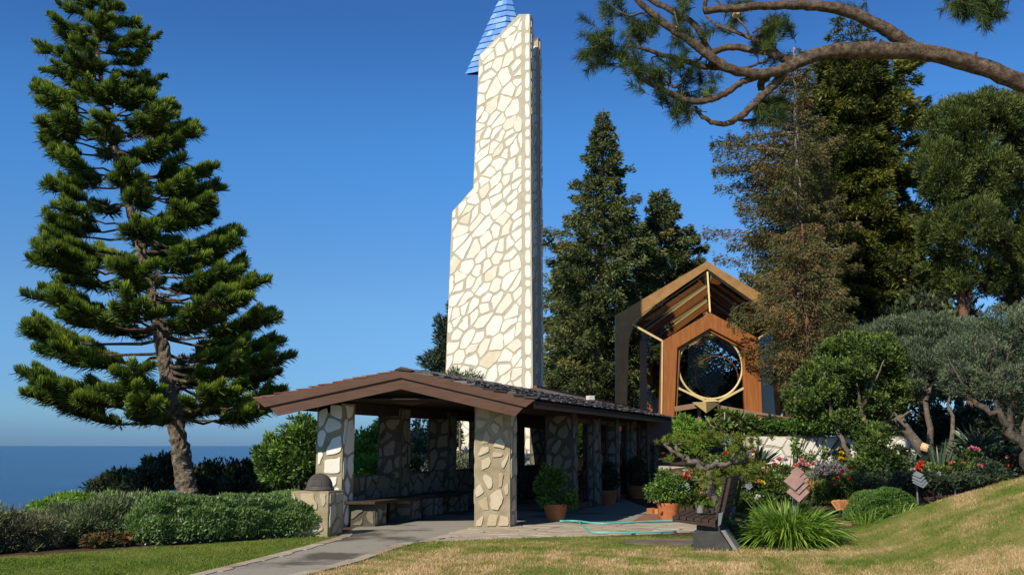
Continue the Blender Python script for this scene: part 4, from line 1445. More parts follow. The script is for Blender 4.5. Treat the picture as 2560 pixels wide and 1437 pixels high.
    # pale saw cuts
    for cx, cy, nx_, ny_ in ((920, 68, .2, 1), (567, 168, -.3, -.6)):
        px, py = cpx(cx, cy); c = P(px, py, dl - .25)
        n_ = nrm(np.array([nx_, -1.0, -ny_ * .6])); 
        mb = MB(); mb.tube([c + (0, .16, 0), c + (0, .05, 0), c + n_ * .03], [.042, .040, .036], 12); mb.build('cut_stub', M['cutwood'], t, smooth=False)
    # needle tufts
    tufts = []
    def cl(cx, cy, rx, ry, n, dd=0.0, dirx=0, diry=-.5):
        for _ in range(max(2, int(n * .55))):
            px, py = cpx(cx + rng.normal() * rx * .55, cy + rng.normal() * ry * .55)
            tufts.append((P(px, py, dl + dd + rng.normal() * .25), np.array([dirx + rng.normal() * .5, rng.normal() * .5, -diry + rng.normal() * .45])))
    cl(150, 230, 80, 100, 30, -.2, -.6); cl(110, 330, 50, 50, 12, -.2, -.5, .3); cl(240, 320, 80, 80, 20, -.2, -.5); cl(340, 390, 70, 60, 14, -.3, -.5)
    cl(420, 440, 80, 70, 16, -.5, -.4); cl(380, 210, 70, 80, 16, -.1, -.4); cl(200, 30, 50, 60, 12, .1, -.4); cl(300, 110, 60, 40, 6, .1, -.3); cl(440, 160, 40, 50, 6, 0, 0)
    cl(620, 30, 70, 60, 12, .3); cl(600, 215, 60, 60, 12, 0, 0, .3); cl(590, 110, 50, 50, 7, .2); cl(740, 190, 20, 30, 3, .2)
    cl(1120, 220, 80, 130, 38, .5, 0, -.6); cl(1050, 300, 60, 80, 12, .4); cl(880, 100, 50, 60, 9, .6); cl(1200, 120, 50, 60, 8, .7); cl(930, 150, 60, 40, 6, .6); cl(980, 20, 80, 40, 6, .6)
    cl(590, 380, 60, 60, 10, 0); cl(670, 420, 60, 50, 8, 0); cl(740, 440, 30, 50, 5, -.1); cl(510, 470, 60, 50, 9, -.4); cl(540, 350, 50, 40, 6, -.1)
    cl(600, 630, 70, 60, 18, -.3, -.2, .3); cl(500, 570, 40, 30, 6, -.4, -.3); cl(650, 540, 60, 40, 10, .1); cl(740, 530, 40, 30, 6, .1)
    cl(1090, 640, 70, 70, 30, .3, 0, .2); cl(1150, 600, 50, 60, 10, .4)
    cl(2280, 30, 110, 80, 55, .1, 0, .5); cl(2380, 40, 60, 70, 18, .2, .4, .4); cl(2180, 10, 50, 60, 14, 0, -.3, .3)
    cl(1640, 20, 70, 40, 4, .4, 0, .3); cl(340, 190, 40, 40, 6, 0, -.3)
    c = np.array([q_[0] for q_ in tufts]); a = nrm(np.array([q_[1] for q_ in tufts]))
    m = 150
    nt_ = len(c)
    ax = np.repeat(a, m, 0); u = rng.random(nt_ * m)
    p = np.repeat(c, m, 0) + ax * ((u - .5) * .20 * kk)[:, None]
    rd = nrm(np.cross(ax, unit_rand(nt_ * m)))
    d0 = nrm(ax * rng.uniform(.35, 1.1, nt_ * m)[:, None] + rd * .9)
    L = rng.uniform(.06, .115, nt_ * m) * kk
    bend = -ZV * .25
    pts = np.stack([p, p + d0 * (L * .5)[:, None], p + d0 * L[:, None] + bend * (L * .4)[:, None]], 1)
    w = np.full(nt_ * m, .0031)
    tone = np.clip(np.repeat(rng.normal(.42, .12, nt_), m) + rng.normal(0, .14, nt_ * m), 0, 1)
    strips('needles', M['leaf_pine'], t, pts, nrm(np.cross(d0, unit_rand(nt_ * m))), np.stack([w, w, w * .3], 1), tone)
    tw_ = MB()
    for cc_, aa_ in zip(c, a):
        tw_.tube([cc_ - aa_ * .22, cc_, cc_ + aa_ * .08], [.008, .006, .004], 4, caps=False)
    tw_.build('twigs', M['bark_pine'], t)  # short loose twigs inside the needle tufts, not joined to the branches


overhang_pine()

# ------------------------------------------------------------------ trees behind
BT = 'tall conifers behind the chapel'
conifer('redwood_tree', 'slim pointed redwood just right of the white tower', 52, [(1500, 1130), (1500, 900), (1504, 600), (1508, 270)], .42, .03,
        [(285, 1497, 1518), (330, 1478, 1532), (390, 1462, 1552), (450, 1440, 1580), (520, 1418, 1600), (600, 1370, 1625), (700, 1360, 1660), (800, 1350, 1680), (900, 1345, 1690), (1010, 1350, 1690)],
        300, None, M['leaf_redwood'], M['bark_red'], BT, rise=.22, droop=.22, per_m=80, L=.34, W=.05, width=.20, hang=.3)
conifer('redwood_tree', 'bushier rounded redwood between the pointed one and the chapel gable', 57, [(1655, 1130), (1652, 800), (1650, 480)], .4, .04,
        [(478, 1640, 1662), (520, 1618, 1690), (580, 1600, 1730), (650, 1590, 1765), (720, 1580, 1772), (820, 1570, 1765), (950, 1570, 1750)],
        170, None, M['leaf_redwood'], M['bark_red'], BT, rise=.25, droop=.22, per_m=100, L=.36, W=.055, width=.26, hang=.2)
conifer('cypress_tree', 'dark cypress filling the gap between tower and chapel', 60, [(1420, 1130), (1420, 900), (1425, 640)], .35, .05,
        [(640, 1405, 1440), (700, 1380, 1480), (800, 1370, 1520), (900, 1362, 1540), (1030, 1360, 1545)],
        130, None, M['leaf_cypress'], M['bark_dark'], BT, rise=.3, droop=.2, per_m=100, L=.4, W=.06, width=.3, hang=.15)
conifer('cypress_tree', 'dense dark green tree with broad rounded top right of the bare trunked one', 58, [(2150, 1130), (2150, 800), (2140, 450), (2120, 150)], .5, .05,
        [(135, 2060, 2190), (180, 2000, 2260), (235, 1980, 2312), (330, 1975, 2300), (400, 1990, 2300), (500, 2000, 2310), (600, 2010, 2350), (700, 2020, 2370), (820, 2030, 2390), (980, 2040, 2400)],
        400, None, M['leaf_cypress'], M['bark_dark'], BT, rise=.22, droop=.20, per_m=120, L=.42, W=.06, width=.32, hang=.12, clump=4)
conifer('cypress_tree', 'dark green tree behind the browning trunk, filling the crown gap', 62, [(2040, 1130), (2040, 800), (2040, 250)], .45, .05,
        [(230, 2010, 2070), (300, 1960, 2120), (400, 1930, 2150), (520, 1900, 2170), (700, 1880, 2190), (900, 1880, 2190), (1010, 1890, 2190)],
        220, None, M['leaf_cypress'], M['bark_dark'], BT, rise=.22, droop=.22, per_m=90, L=.44, W=.065, width=.3, hang=.15)
conifer('pine_tree', 'sparse pine tip showing above the overhanging limb', 66, [(2128, 1100), (2128, 500), (2128, 25)], .4, .03,
        [(35, 2105, 2155), (60, 2070, 2190), (95, 2060, 2215), (130, 2080, 2200), (170, 2090, 2190)],
        26, None, M['leaf_cypress'], M['bark_dark'], BT, rise=.05, droop=.05, per_m=40, L=.40, W=.05, width=.3, hang=.05, clump=3)
conifer('browning_conifer', 'thin browning conifer with visible pale trunk and bare branches', 47, [(2012, 1130), (2008, 900), (2002, 700), (1998, 500), (1990, 300), (1985, 120)], .34, .05,
        [(130, 1950, 2010), (200, 1930, 2030), (300, 1880, 2060), (360, 1790, 2080), (430, 1775, 2090), (500, 1820, 2100), (560, 1790, 2110), (640, 1815, 2120), (720, 1860, 2120), (800, 1870, 2110), (900, 1900, 2110), (960, 1930, 2100)],
        340, None, M['leaf_brown'], M['bark_pale'], BT, rise=.14, droop=.22, per_m=84, L=.26, W=.034, width=.26, hang=.4, brown=.2, bare=.14)
conifer('browning_conifer', 'brown leafed drooping conifer in front of the chapel right corner', 39.5, [(2030, 1150), (2025, 950), (2015, 750), (2005, 560)], .20, .03,
        [(560, 1960, 2050), (640, 1900, 2080), (700, 1860, 2100), (760, 1835, 2140), (830, 1865, 2150), (900, 1885, 2150), (980, 1900, 2120)],
        190, None, M['leaf_brown'], M['bark_red'], BT, rise=.12, droop=.34, per_m=70, L=.20, W=.026, width=.2, hang=.6, brown=.2, bare=.08)


def crown_tree(name, label, blobs, n, L, W, mat, stems, bark, group=None, **kw):
    z = stems[0][0][0]
    b = P(*z); b[2] = float(ground_h(b[0], b[1]))
    return leafy(name, label, 'tree', blobs, n, L, W, mat, stems, bark, group, base=b, **kw)


crown_tree('umbrella_pine', 'broad round-topped pine with reddish forked trunk near the right edge',
           [(2400, 320, 95, 75, 46), (2470, 285, 85, 58, 46), (2355, 430, 60, 90, 45), (2450, 430, 85, 100, 46), (2420, 570, 90, 75, 45), (2340, 580, 45, 70, 46), (2430, 690, 80, 60, 46), (2350, 680, 55, 45, 47)],
           120000, .21, .022, M['leaf_stone_pine'], [([(2425, 1100, 46), (2415, 800, 46), (2390, 650, 46), (2380, 560, 46), (2390, 400, 46)], .32, .1), ([(2395, 670, 46), (2340, 540, 46), (2325, 440, 46)], .16, .05), ([(2412, 800, 46), (2450, 620, 46)], .14, .05)],
           M['bark_red'], BT, clumps=95, sig=.135, fill=.3, up=.7)
crown_tree('umbrella_pine', 'pine cut off by the right edge, its trunk thick and upright',
           [(2545, 290, 70, 60, 47), (2580, 400, 90, 120, 47), (2530, 560, 70, 90, 47), (2580, 640, 80, 100, 47), (2520, 700, 60, 50, 47), (2580, 760, 70, 40, 47)],
           95000, .21, .022, M['leaf_stone_pine'], [([(2540, 1100, 47), (2535, 760, 47), (2520, 520, 47), (2520, 380, 47)], .34, .08), ([(2535, 800, 47), (2590, 560, 47)], .2, .06)],
           M['bark_red'], BT, clumps=95, sig=.135, fill=.3, up=.7)
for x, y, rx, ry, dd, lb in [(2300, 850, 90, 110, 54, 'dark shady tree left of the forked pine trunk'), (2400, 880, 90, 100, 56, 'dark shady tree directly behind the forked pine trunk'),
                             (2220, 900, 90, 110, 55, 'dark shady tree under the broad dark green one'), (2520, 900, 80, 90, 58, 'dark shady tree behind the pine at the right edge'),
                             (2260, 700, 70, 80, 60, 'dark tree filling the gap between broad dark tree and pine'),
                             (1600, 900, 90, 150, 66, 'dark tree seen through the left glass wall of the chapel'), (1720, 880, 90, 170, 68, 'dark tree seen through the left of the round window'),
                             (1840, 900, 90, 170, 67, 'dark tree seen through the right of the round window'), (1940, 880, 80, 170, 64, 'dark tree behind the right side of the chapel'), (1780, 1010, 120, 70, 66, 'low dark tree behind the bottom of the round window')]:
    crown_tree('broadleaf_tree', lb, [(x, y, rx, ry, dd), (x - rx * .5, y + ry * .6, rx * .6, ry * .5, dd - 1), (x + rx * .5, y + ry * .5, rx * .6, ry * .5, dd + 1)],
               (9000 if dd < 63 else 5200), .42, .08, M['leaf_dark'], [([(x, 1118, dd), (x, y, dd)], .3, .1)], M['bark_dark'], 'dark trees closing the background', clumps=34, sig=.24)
# small trees by the tower
crown_tree('pine_tree', 'small dark pine peeping out left of the tower base', [(1110, 840, 22, 45, 46), (1085, 905, 28, 22, 46), (1120, 900, 25, 40, 46), (1130, 790, 14, 30, 46)], 5000, .26, .03, M['leaf_dark'],
           [([(1150, 1120, 46), (1130, 950, 46), (1112, 820, 46)], .1, .03), ([(1130, 950, 46), (1075, 905, 46)], .04, .015)], M['bark_dark'], clumps=40, sig=.22, up=.3)
crown_tree('sage_shrub', 'grey green shrub tip rising over the roof in front of the tower', [(1150, 945, 35, 22, 33.0), (1185, 955, 25, 18, 33.0), (1110, 950, 22, 16, 33.0), (1150, 1000, 50, 40, 33)], 2600, .15, .018, M['leaf_olive'],
           [([(1150, 1170, 33), (1150, 960, 33)], .05, .015), ([(1150, 1050, 33), (1185, 950, 33)], .03, .01), ([(1150, 1050, 33), (1115, 950, 33)], .03, .01)], M['bark_grey'], clumps=40, sig=.2, up=.6)
# seaward side of the walk
SV = 'shrubs on the seaward slope'
leafy('leafy_shrub', 'light green bushy shrub tree left of the front pillar', 'shrub', [(748, 1092, 46, 42, 21.8), (682, 1130, 40, 40, 21.8), (765, 1140, 45, 55, 21.8), (715, 1165, 60, 45, 22)], 11000, .12, .026, M['leaf_green'], group=SV, clumps=50, sig=.2, up=.5)
leafy('leafy_shrub', 'yellow green shrub seen through the first opening', 'shrub', [(935, 1110, 45, 40, 30), (905, 1150, 40, 45, 29), (985, 1150, 45, 45, 30), (940, 1180, 60, 40, 28)], 10000, .15, .035, M['leaf_bright'], group=SV, clumps=50, sig=.2, up=.5)
leafy('leafy_shrub', 'twiggy shrub with bare stems seen through the second opening', 'shrub', [(1060, 1090, 40, 40, 34), (1045, 1130, 40, 40, 33), (960, 1060, 20, 28, 34), (1110, 1100, 40, 50, 35)], 7000, .17, .035, M['leaf_olive'], group=SV, clumps=40, sig=.22)
leafy('sage_shrub', 'silvery low bush under the second opening', 'shrub', [(1060, 1165, 45, 22, 30), (1010, 1172, 30, 20, 30), (1160, 1165, 40, 25, 32)], 5000, .12, .02, M['leaf_sage'], group=SV, clumps=40, sig=.22)
for q, (bl, lb) in enumerate([
    ([(410, 1180, 50, 38, 25), (370, 1215, 50, 40, 24.5)], 'dark bush on the slope just left of the leaning trunk'),
    ([(300, 1215, 45, 34, 25), (260, 1235, 40, 30, 25)], 'dark bush furthest left against the sea'),
    ([(530, 1200, 45, 40, 25.5), (500, 1230, 40, 40, 25)], 'dark bush just right of the leaning trunk'),
    ([(610, 1195, 45, 40, 25.5), (590, 1230, 50, 40, 25)], 'dark bush midway between trunk and walkway'),
    ([(690, 1190, 45, 42, 25.5), (670, 1230, 55, 40, 25)], 'dark bush below the light green shrub'),
    ([(760, 1195, 40, 40, 25.5), (745, 1230, 50, 40, 25)], 'dark bush touching the left front pillar')]):
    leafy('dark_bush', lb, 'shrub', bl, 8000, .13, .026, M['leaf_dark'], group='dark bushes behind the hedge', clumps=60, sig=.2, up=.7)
leafy('juniper', 'bright green spreading juniper at the far left', 'shrub', [(190, 1258, 55, 20, 19.5), (130, 1275, 50, 22, 19), (230, 1275, 40, 25, 19.5), (80, 1300, 50, 26, 18.5), (265, 1240, 18, 14, 20)], 12000, .12, .016, M['leaf_bright'], clumps=40, sig=.2, up=.1, flat=.5)
leafy('dry_shrub', 'tangled grey dry shrub in the lower left corner', 'shrub', [(20, 1330, 55, 50, 15.6), (75, 1335, 60, 46, 15.8), (-50, 1330, 60, 60, 15.3)], 20000, .09, .008, M['leaf_twig'], clumps=60, sig=.22, up=.8)
leafy('sage_shrub', 'feathery grey green shrub between juniper and clipped hedge', 'shrub', [(215, 1318, 60, 50, 16.6), (275, 1305, 60, 55, 17.0), (165, 1312, 50, 42, 16.8), (340, 1298, 60, 52, 17.3), (390, 1300, 50, 50, 17.5)], 34000, .10, .009, M['leaf_hedge2'], clumps=60, sig=.22, up=1.0)
leafy('rust_shrub', 'low plants with a few rusty leaves at the lawn edge', 'shrub', [(290, 1344, 38, 14, 16.4), (345, 1338, 26, 14, 16.6), (240, 1350, 30, 12, 16.1)], 2600, .07, .014, M['leaf_rust'], clumps=40, sig=.2)


# ------------------------------------------------------------------ hedges
def hedge(name, label, a, b, depth, h, n, L, W, mat, white=0.0, wob=.10, group=None):
    """clipped hedge from a to b (front foot line), depth metres deep, h high"""
    a, b = np.array(a, float), np.array(b, float)
    ax = b - a; ln = np.linalg.norm(ax[:2]); ax = ax / ln
    bk = np.array([-ax[1], ax[0], 0])
    t = thing(name, label, 'hedge', (a + b) / 2, group)
    s = rng.random(n); th = rng.random(n) * math.pi
    hh = h * (1 + .10 * noise2(s * ln, s * 0 + 3, 1.0))
    e = .45
    cx_ = np.sign(np.cos(th)) * np.abs(np.cos(th)) ** e; sz_ = np.sin(th) ** e
    y = depth / 2 * (1 - cx_)
    endr = np.minimum(1, np.minimum(s, 1 - s) * ln / .35) ** .5
    k = 1 + wob * (.6 * noise2(s * ln * 1.0 + 7, th * 1.4, .35)) - rng.random(n) ** 2 * .22
    p = a + ax * (s * ln)[:, None] + bk * (depth / 2 + (y - depth / 2) * k * (.5 + .5 * endr))[:, None] + ZV * (hh * sz_ * k * (.35 + .65 * endr))[:, None]
    p[:, 2] = np.maximum(p[:, 2], ground_h(p[:, 0], p[:, 1]) + .01)
    out_ = nrm(bk * (-np.cos(th))[:, None] + ZV * (np.sin(th) + .15)[:, None])
    d = out_ * .6 + ZV * .55 + rng.normal(0, .5, (n, 3))
    tone = .45 + .12 * noise2(s * ln, th, .4) + rng.normal(0, .16, n)
    tone = np.minimum(tone, .9)
    tone = np.where(rng.random(n) < white, 1.0, tone)
    leaves('foliage', mat, t, p, d, L * rng.uniform(.6, 1.3, n), W * rng.uniform(.7, 1.3, n), tone)
    mb = MB()
    prof_ = [(0, 0)] + [(depth / 2 * (1 - math.copysign(abs(math.cos(q)) ** e, math.cos(q))), h * .80 * math.sin(q) ** e) for q in np.linspace(.15, math.pi - .15, 9)] + [(depth, 0)]
    mb.prism([a + ax * .18 + bk * (depth * .13 + q[0] * .74) + ZV * q[1] for q in prof_], ax * (ln - .36))
    mb.build('branches', M['bark_dark'], t)
    return t


hd = nrm(hed1 - hed0)
hedge('clipped_hedge', 'long rounded rosemary hedge with tiny white flowers beside the lawn', hed1 - hd * 3.5 + (-.06, .05, 0), hed1 + hd * .22 + (.06, -.12, 0), 1.75, .72, 62000, .072, .014, M['leaf_hedge'], white=.02)
ga, gb = G(2140, 1288, .05), G(2300, 1262, .3)
hedge('box_hedge', 'low rounded box hedge at the foot of the grassy slope', (6.45, 18.9, .0), (7.75, 19.1, .2), .9, .60, 22000, .045, .014, M['leaf_green'])


# ------------------------------------------------------------------ straps, blooms, needles
def strap_plant(name, label, base, n, L, W, mat, up=1.0, droop=.5, cat='plant', group=None, spread=.12, part='leaves', parent=None, seg=6, tone0=.45):
    t = parent or thing(name, label, cat, base, group)
    base = np.asarray(base, float)
    az = rng.uniform(0, 2 * math.pi, n); el = np.clip(rng.normal(up, .28, n), .15, 1.45)
    hd_ = np.stack([np.cos(az), np.sin(az), 0 * az], -1)
    d0 = hd_ * np.cos(el)[:, None] + ZV * np.sin(el)[:, None]
    ln = L * rng.uniform(.6, 1.1, n)
    u = np.linspace(0, 1, seg)
    p0 = base + hd_ * (spread * rng.random(n) ** .5)[:, None]
    dr = droop * rng.uniform(.5, 1.3, n)
    pts = p0[:, None, :] + ln[:, None, None] * (d0[:, None, :] * u[None, :, None] - ZV * (dr[:, None] * u[None, :] ** 2.3)[:, :, None] + hd_[:, None, :] * (.35 * dr[:, None] * u[None, :] ** 2)[:, :, None])
    gz_ = ground_h(pts[..., 0], pts[..., 1]) + .01
    pts[..., 2] = np.maximum(pts[..., 2], gz_)
    w = W * rng.uniform(.7, 1.2, n)
    wid = w[:, None] * (np.sin(np.clip(u * .93 + .07, 0, 1) * math.pi) ** .6)[None, :]
    side = nrm(np.cross(d0, ZV) + rng.normal(0, .25, (n, 3)))
    tone = np.clip(rng.normal(tone0, .17, n), 0, 1)
    strips(part, mat, t, pts, side, wid, tone)
    return t


def blooms(parent, name, pts, size, mat, petals=16):
    """pts (n,3) flower heads made of cupped petals"""
    pts = np.asarray(pts, float)
    n = len(pts)
    c = np.repeat(pts, petals, 0)
    d = unit_rand(n * petals); d[:, 1] -= .25; d[:, 2] = np.abs(d[:, 2]) * .9 - .1
    d = nrm(d)
    s = np.repeat(size * rng.uniform(.75, 1.2, n), petals)
    leaves(name, mat, parent, c, d, s * .62, s * .26, rng.uniform(.1, .95, n * petals))


def needle_tufts(parent, c, a, m, L0, L1, w0, mat, name='needles', spread=.2, mean=.45):
    c = np.asarray(c); a = nrm(np.asarray(a)); n = len(c)
    ax_ = np.repeat(a, m, 0); u = rng.random(n * m)
    p = np.repeat(c, m, 0) + ax_ * ((u - .5) * spread)[:, None]
    rd = nrm(np.cross(ax_, unit_rand(n * m)))
    d0 = nrm(ax_ * rng.uniform(.35, 1.1, n * m)[:, None] + rd * .9)
    L = rng.uniform(L0, L1, n * m)
    pts = np.stack([p, p + d0 * (L * .5)[:, None], p + d0 * L[:, None] - ZV * (L * .08)[:, None]], 1)
    w = np.full(n * m, w0)
    tone = np.clip(np.repeat(rng.normal(mean, .12, n), m) + rng.normal(0, .14, n * m), 0, 1)
    strips(name, mat, parent, pts, nrm(np.cross(d0, unit_rand(n * m))), np.stack([w, w, w * .3], 1), tone)


# ------------------------------------------------------------------ garden wall, ivy, planting by the chapel steps
wd_ = 31.0
wl0, wl1 = P(1872, 1158, wd_), P(2290, 1158, wd_ + 1.0)
wtop = P(1990, 1090, wd_)[2]
gw = thing('garden_wall', 'pale stone retaining wall under ivy behind the roses', 'wall', (wl0[0], wl0[1], .3))
mb = MB()
e_ = wl1 - wl0; e_[2] = 0; lnw = np.linalg.norm(e_); e_ = e_ / lnw; nb_ = np.array([-e_[1], e_[0], 0])
mb.prism([np.array([wl0[0], wl0[1], 0]), np.array([wl0[0], wl0[1], 0]) + e_ * lnw, np.array([wl0[0], wl0[1], 0]) + e_ * lnw + nb_ * .4, np.array([wl0[0], wl0[1], 0]) + nb_ * .4], (0, 0, wtop))
mb.build('core', M['mortar'], gw)
fm = MB(); facing(fm, (wl0[0], wl0[1], 0), e_, ZV, rect(lnw, wtop), .85, .035, .02, 1.1, 20, .02); fm.build('stone_facing', M['stone'], gw)
leafy('ivy', 'bright ivy mound spilling over the pale stone wall', 'ivy', [(2055, 1060, 75, 22, 31.4, .5), (2010, 1068, 50, 13, 31.3, .4), (2110, 1064, 45, 22, 31.5, .5), (1960, 1066, 45, 15, 31.5, .5)], 12000, .12, .035, M['leaf_green'], base=(wl0[0] + 1, wl0[1] + .3, wtop), foliage='leaves', stem_name='stems', clumps=60, sig=.18, up=-.2)
leafy('leafy_shrub', 'dark glossy shrub left of the ivy, beneath the canopy edge', 'shrub', [(1930, 1078, 50, 24, 33.5), (1880, 1085, 40, 24, 34), (1990, 1075, 45, 22, 34)], 9000, .15, .045, M['leaf_dark'], clumps=50, sig=.2, up=.2)
leafy('plumeria', 'large leaved shrub with pale bare stems below the gold pendant', 'shrub',
      [(1818, 1036, 18, 11, 31.5), (1845, 1048, 24, 11, 31.5), (1782, 1064, 22, 10, 31.3), (1874, 1054, 22, 11, 31.8), (1900, 1070, 22, 12, 31.8), (1768, 1082, 26, 10, 31.0), (1808, 1060, 18, 8, 31), (1850, 1072, 24, 9, 31.5)], 1700, .19, .045, M['leaf_garden'],
      [([(1815, 1180, 31), (1814, 1080, 31), (1812, 1030, 31.2)], .035, .02), ([(1814, 1078, 31), (1850, 1058, 31.2), (1862, 1035, 31.4)], .028, .014), ([(1814, 1075, 31), (1780, 1066, 31), (1765, 1045, 31.2)], .026, .012), ([(1860, 1180, 31), (1862, 1085, 31.2), (1858, 1050, 31.4)], .026, .014)],
      M['bark_pale'], clumps=34, sig=.26, up=.3)
leafy('fern', 'lime green feathery bush beside the dark end of the walkway roof', 'shrub', [(1712, 1062, 24, 22, 31.5), (1722, 1090, 28, 22, 31.2), (1740, 1110, 30, 20, 31), (1705, 1100, 20, 30, 31.2), (1745, 1075, 20, 16, 31.2)], 7000, .16, .022, M['leaf_bright'], clumps=40, sig=.2, up=.3)
SPK = 'spiky strap leaved plants'
strap_plant('agave', 'grey green spiky plant behind the trained pine, left one', G(1735, 1190, .1) + (0, 1.4, 0), 60, 1.05, .045, M['leaf_agave'], 1.0, .15, group=SPK)
strap_plant('agave', 'grey green spiky plant behind the trained pine, middle one', G(1800, 1190, .1) + (0, 1.8, 0), 60, 1.15, .045, M['leaf_agave'], 1.05, .12, group=SPK)
strap_plant('agave', 'dark spiky plant leaning over the pale wall left end', P(1893, 1165, 26.5), 45, .8, .045, M['leaf_agave'], .85, .12, group=SPK, tone0=.25)
strap_plant('bird_of_paradise', 'tall upright strap leaved plant beside the leaning cut trunk', P(2350, 1195, 25), 46, 1.05, .032, M['leaf_agave'], 1.28, .14, group=SPK, tone0=.42)
strap_plant('bird_of_paradise', 'broad leaved plant left of the leaning cut trunk', P(2262, 1185, 25), 30, .95, .06, M['leaf_agave'], 1.0, .3, group=SPK)
for px, py, lb in ((2420, 1150, 'large spiky rosette under the grey green trees, left one'), (2475, 1150, 'large spiky rosette in front of the dark leaning trunk'), (2445, 1115, 'spiky rosette above the pink blooms')):
    strap_plant('agave', lb, P(px, py, 26.5), 90, .75, .03, M['leaf_agave'], .75, .25, group=SPK, spread=.25, tone0=.5)

# ------------------------------------------------------------------ garden trees
crown_tree('broadleaf_tree', 'bushy dark leafed garden tree with several pale bare stems',
           [(2060, 950, 70, 55, 26.8), (2150, 885, 80, 50, 27), (2110, 960, 75, 60, 27), (1998, 1000, 38, 40, 26.8), (2195, 955, 55, 60, 27.2), (2040, 1025, 55, 30, 26.6), (2165, 1030, 55, 34, 27), (2225, 905, 45, 55, 27.3), (2090, 880, 50, 35, 27.2), (2245, 985, 36, 45, 27.2), (2015, 950, 30, 35, 27), (2190, 860, 50, 30, 27.4), (2120, 850, 40, 24, 27.4), (2070, 985, 42, 30, 26.1), (2135, 925, 50, 30, 26.1), (2185, 1000, 34, 34, 26.2), (2105, 1045, 44, 22, 26.0), (2172, 1085, 44, 28, 25.9), (2020, 1000, 30, 24, 26.1)],
           72000, .085, .022, M['leaf_garden'],
           [([(2150, 1200, 25.97), (2110, 1110, 25.97), (2080, 1050, 26.32), (2050, 1010, 26.49), (2020, 985, 26.49)], .085, .03), ([(2150, 1200, 25.97), (2150, 1100, 25.97), (2162, 1010, 26.49), (2165, 950, 26.49)], .10, .04), ([(2080, 1050, 26.02), (2074, 1000, 26.09), (2060, 930, 26.19)], .05, .02), ([(2160, 1060, 26.32), (2145, 980, 26.19), (2128, 905, 26.19)], .05, .02), ([(2162, 1010, 26.09), (2190, 950, 25.99), (2210, 900, 26.09)], .04, .015), ([(2090, 1060, 26.32), (2100, 1020, 26.09), (2095, 940, 26.09)], .04, .015), ([(2165, 970, 26.19), (2180, 905, 26.19)], .03, .012), ([(2020, 985, 26.49), (2000, 960, 26.49)], .03, .012)],
           M['bark_grey'], clumps=120, sig=.115, fill=.4, up=.4)
GO = 'grey green trees by the garden'
crown_tree('olive_tree', 'wide grey green tree with feathery upright shoots beyond the dark leafed one',
           [(2250, 835, 80, 45, 31), (2340, 830, 90, 50, 31), (2300, 900, 85, 55, 30.5), (2190, 850, 60, 40, 31.5), (2390, 860, 60, 60, 31), (2270, 960, 60, 45, 30.5), (2330, 960, 50, 50, 31)],
           60000, .12, .015, M['leaf_olive'], [([(2325, 1180, 30), (2322, 1060, 30), (2310, 960, 30.3), (2290, 880, 30.5)], .12, .04), ([(2360, 1180, 30.5), (2385, 1060, 30.5), (2370, 960, 30.5)], .10, .03), ([(2315, 1000, 30), (2345, 930, 30.4), (2350, 850, 30.6)], .06, .02)],
           M['bark_grey'], GO, clumps=120, sig=.13, fill=.4, up=1.6)
crown_tree('olive_tree', 'dark trunked grey leafed tree leaning in from the right edge',
           [(2430, 880, 80, 50, 25), (2500, 820, 80, 55, 25.5), (2570, 880, 70, 90, 25.5), (2470, 950, 80, 50, 24.5), (2400, 950, 50, 45, 24.5), (2540, 980, 60, 50, 25), (2600, 800, 60, 60, 26)],
           46000, .09, .012, M['leaf_olive'], [([(2590, 1190, 24.15), (2560, 1120, 24.15), (2520, 1060, 24.15), (2470, 1020, 24.15), (2410, 985, 24.60), (2360, 950, 24.60)], .16, .035), ([(2500, 1040, 24.15), (2470, 960, 24.40), (2440, 900, 24.40), (2415, 840, 24.60)], .07, .015), ([(2530, 1070, 24.15), (2520, 980, 24.40), (2490, 900, 24.50), (2480, 830, 24.80)], .07, .015), ([(2450, 1010, 24.60), (2400, 950, 24.20), (2370, 890, 24.40)], .05, .012), ([(2560, 1120, 24.15), (2570, 1000, 24.80), (2560, 890, 25.10)], .09, .02), ([(2505, 930, 24.50), (2530, 860, 24.60)], .035, .01), ([(2455, 930, 24.40), (2480, 870, 24.40)], .03, .01)],
           M['bark_trunk'], GO, clumps=130, sig=.125, fill=.4, up=.9)
lg = thing('cut_trunk', 'pale leaning trunk with sawn lower end and broken branches', 'tree stump', P(2313, 1140, 26.2))
mb = MB(); mb.tube([P(2318, 1150, 26.2), P(2300, 1118, 26.2), (P(2270, 1080, 26.2)), P(2243, 1040, 26.3)], [.125, .14, .13, .12], 12, rough=.06); mb.build('log', M['bark_grey'], lg, smooth=True)
for q in ([(2250, 1050), (2235, 1030), (2228, 1042)], [(2245, 1050), (2270, 1030), (2285, 1028)], [(2258, 1060), (2240, 1045), (2230, 1050)]):
    mb = MB(); mb.tube([P(x, y, 26.0) for x, y in q], [.04, .028, .012], 6); mb.build('broken_branch', M['bark_grey'], lg)
mb = MB(); mb.tube([P(2304, 1116, 26.05), P(2322, 1122, 25.95)], [.12, .11], 12); mb.build('sawn_face', M['cutwood'], lg)
crown_tree('broadleaf_tree', 'small yellow green sapling standing among the roses', [(2190, 1120, 45, 40, 23.8), (2165, 1160, 40, 35, 23.6), (2225, 1160, 35, 35, 23.8), (2190, 1080, 30, 22, 24)], 7000, .085, .026, M['leaf_garden'],
           [([(2207, 1222, 23.6), (2203, 1180, 23.6), (2196, 1130, 23.7), (2192, 1090, 23.8)], .055, .018), ([(2203, 1180, 23.6), (2225, 1150, 23.7)], .02, .008)], M['bark_pale'], clumps=50, sig=.2, up=.3)

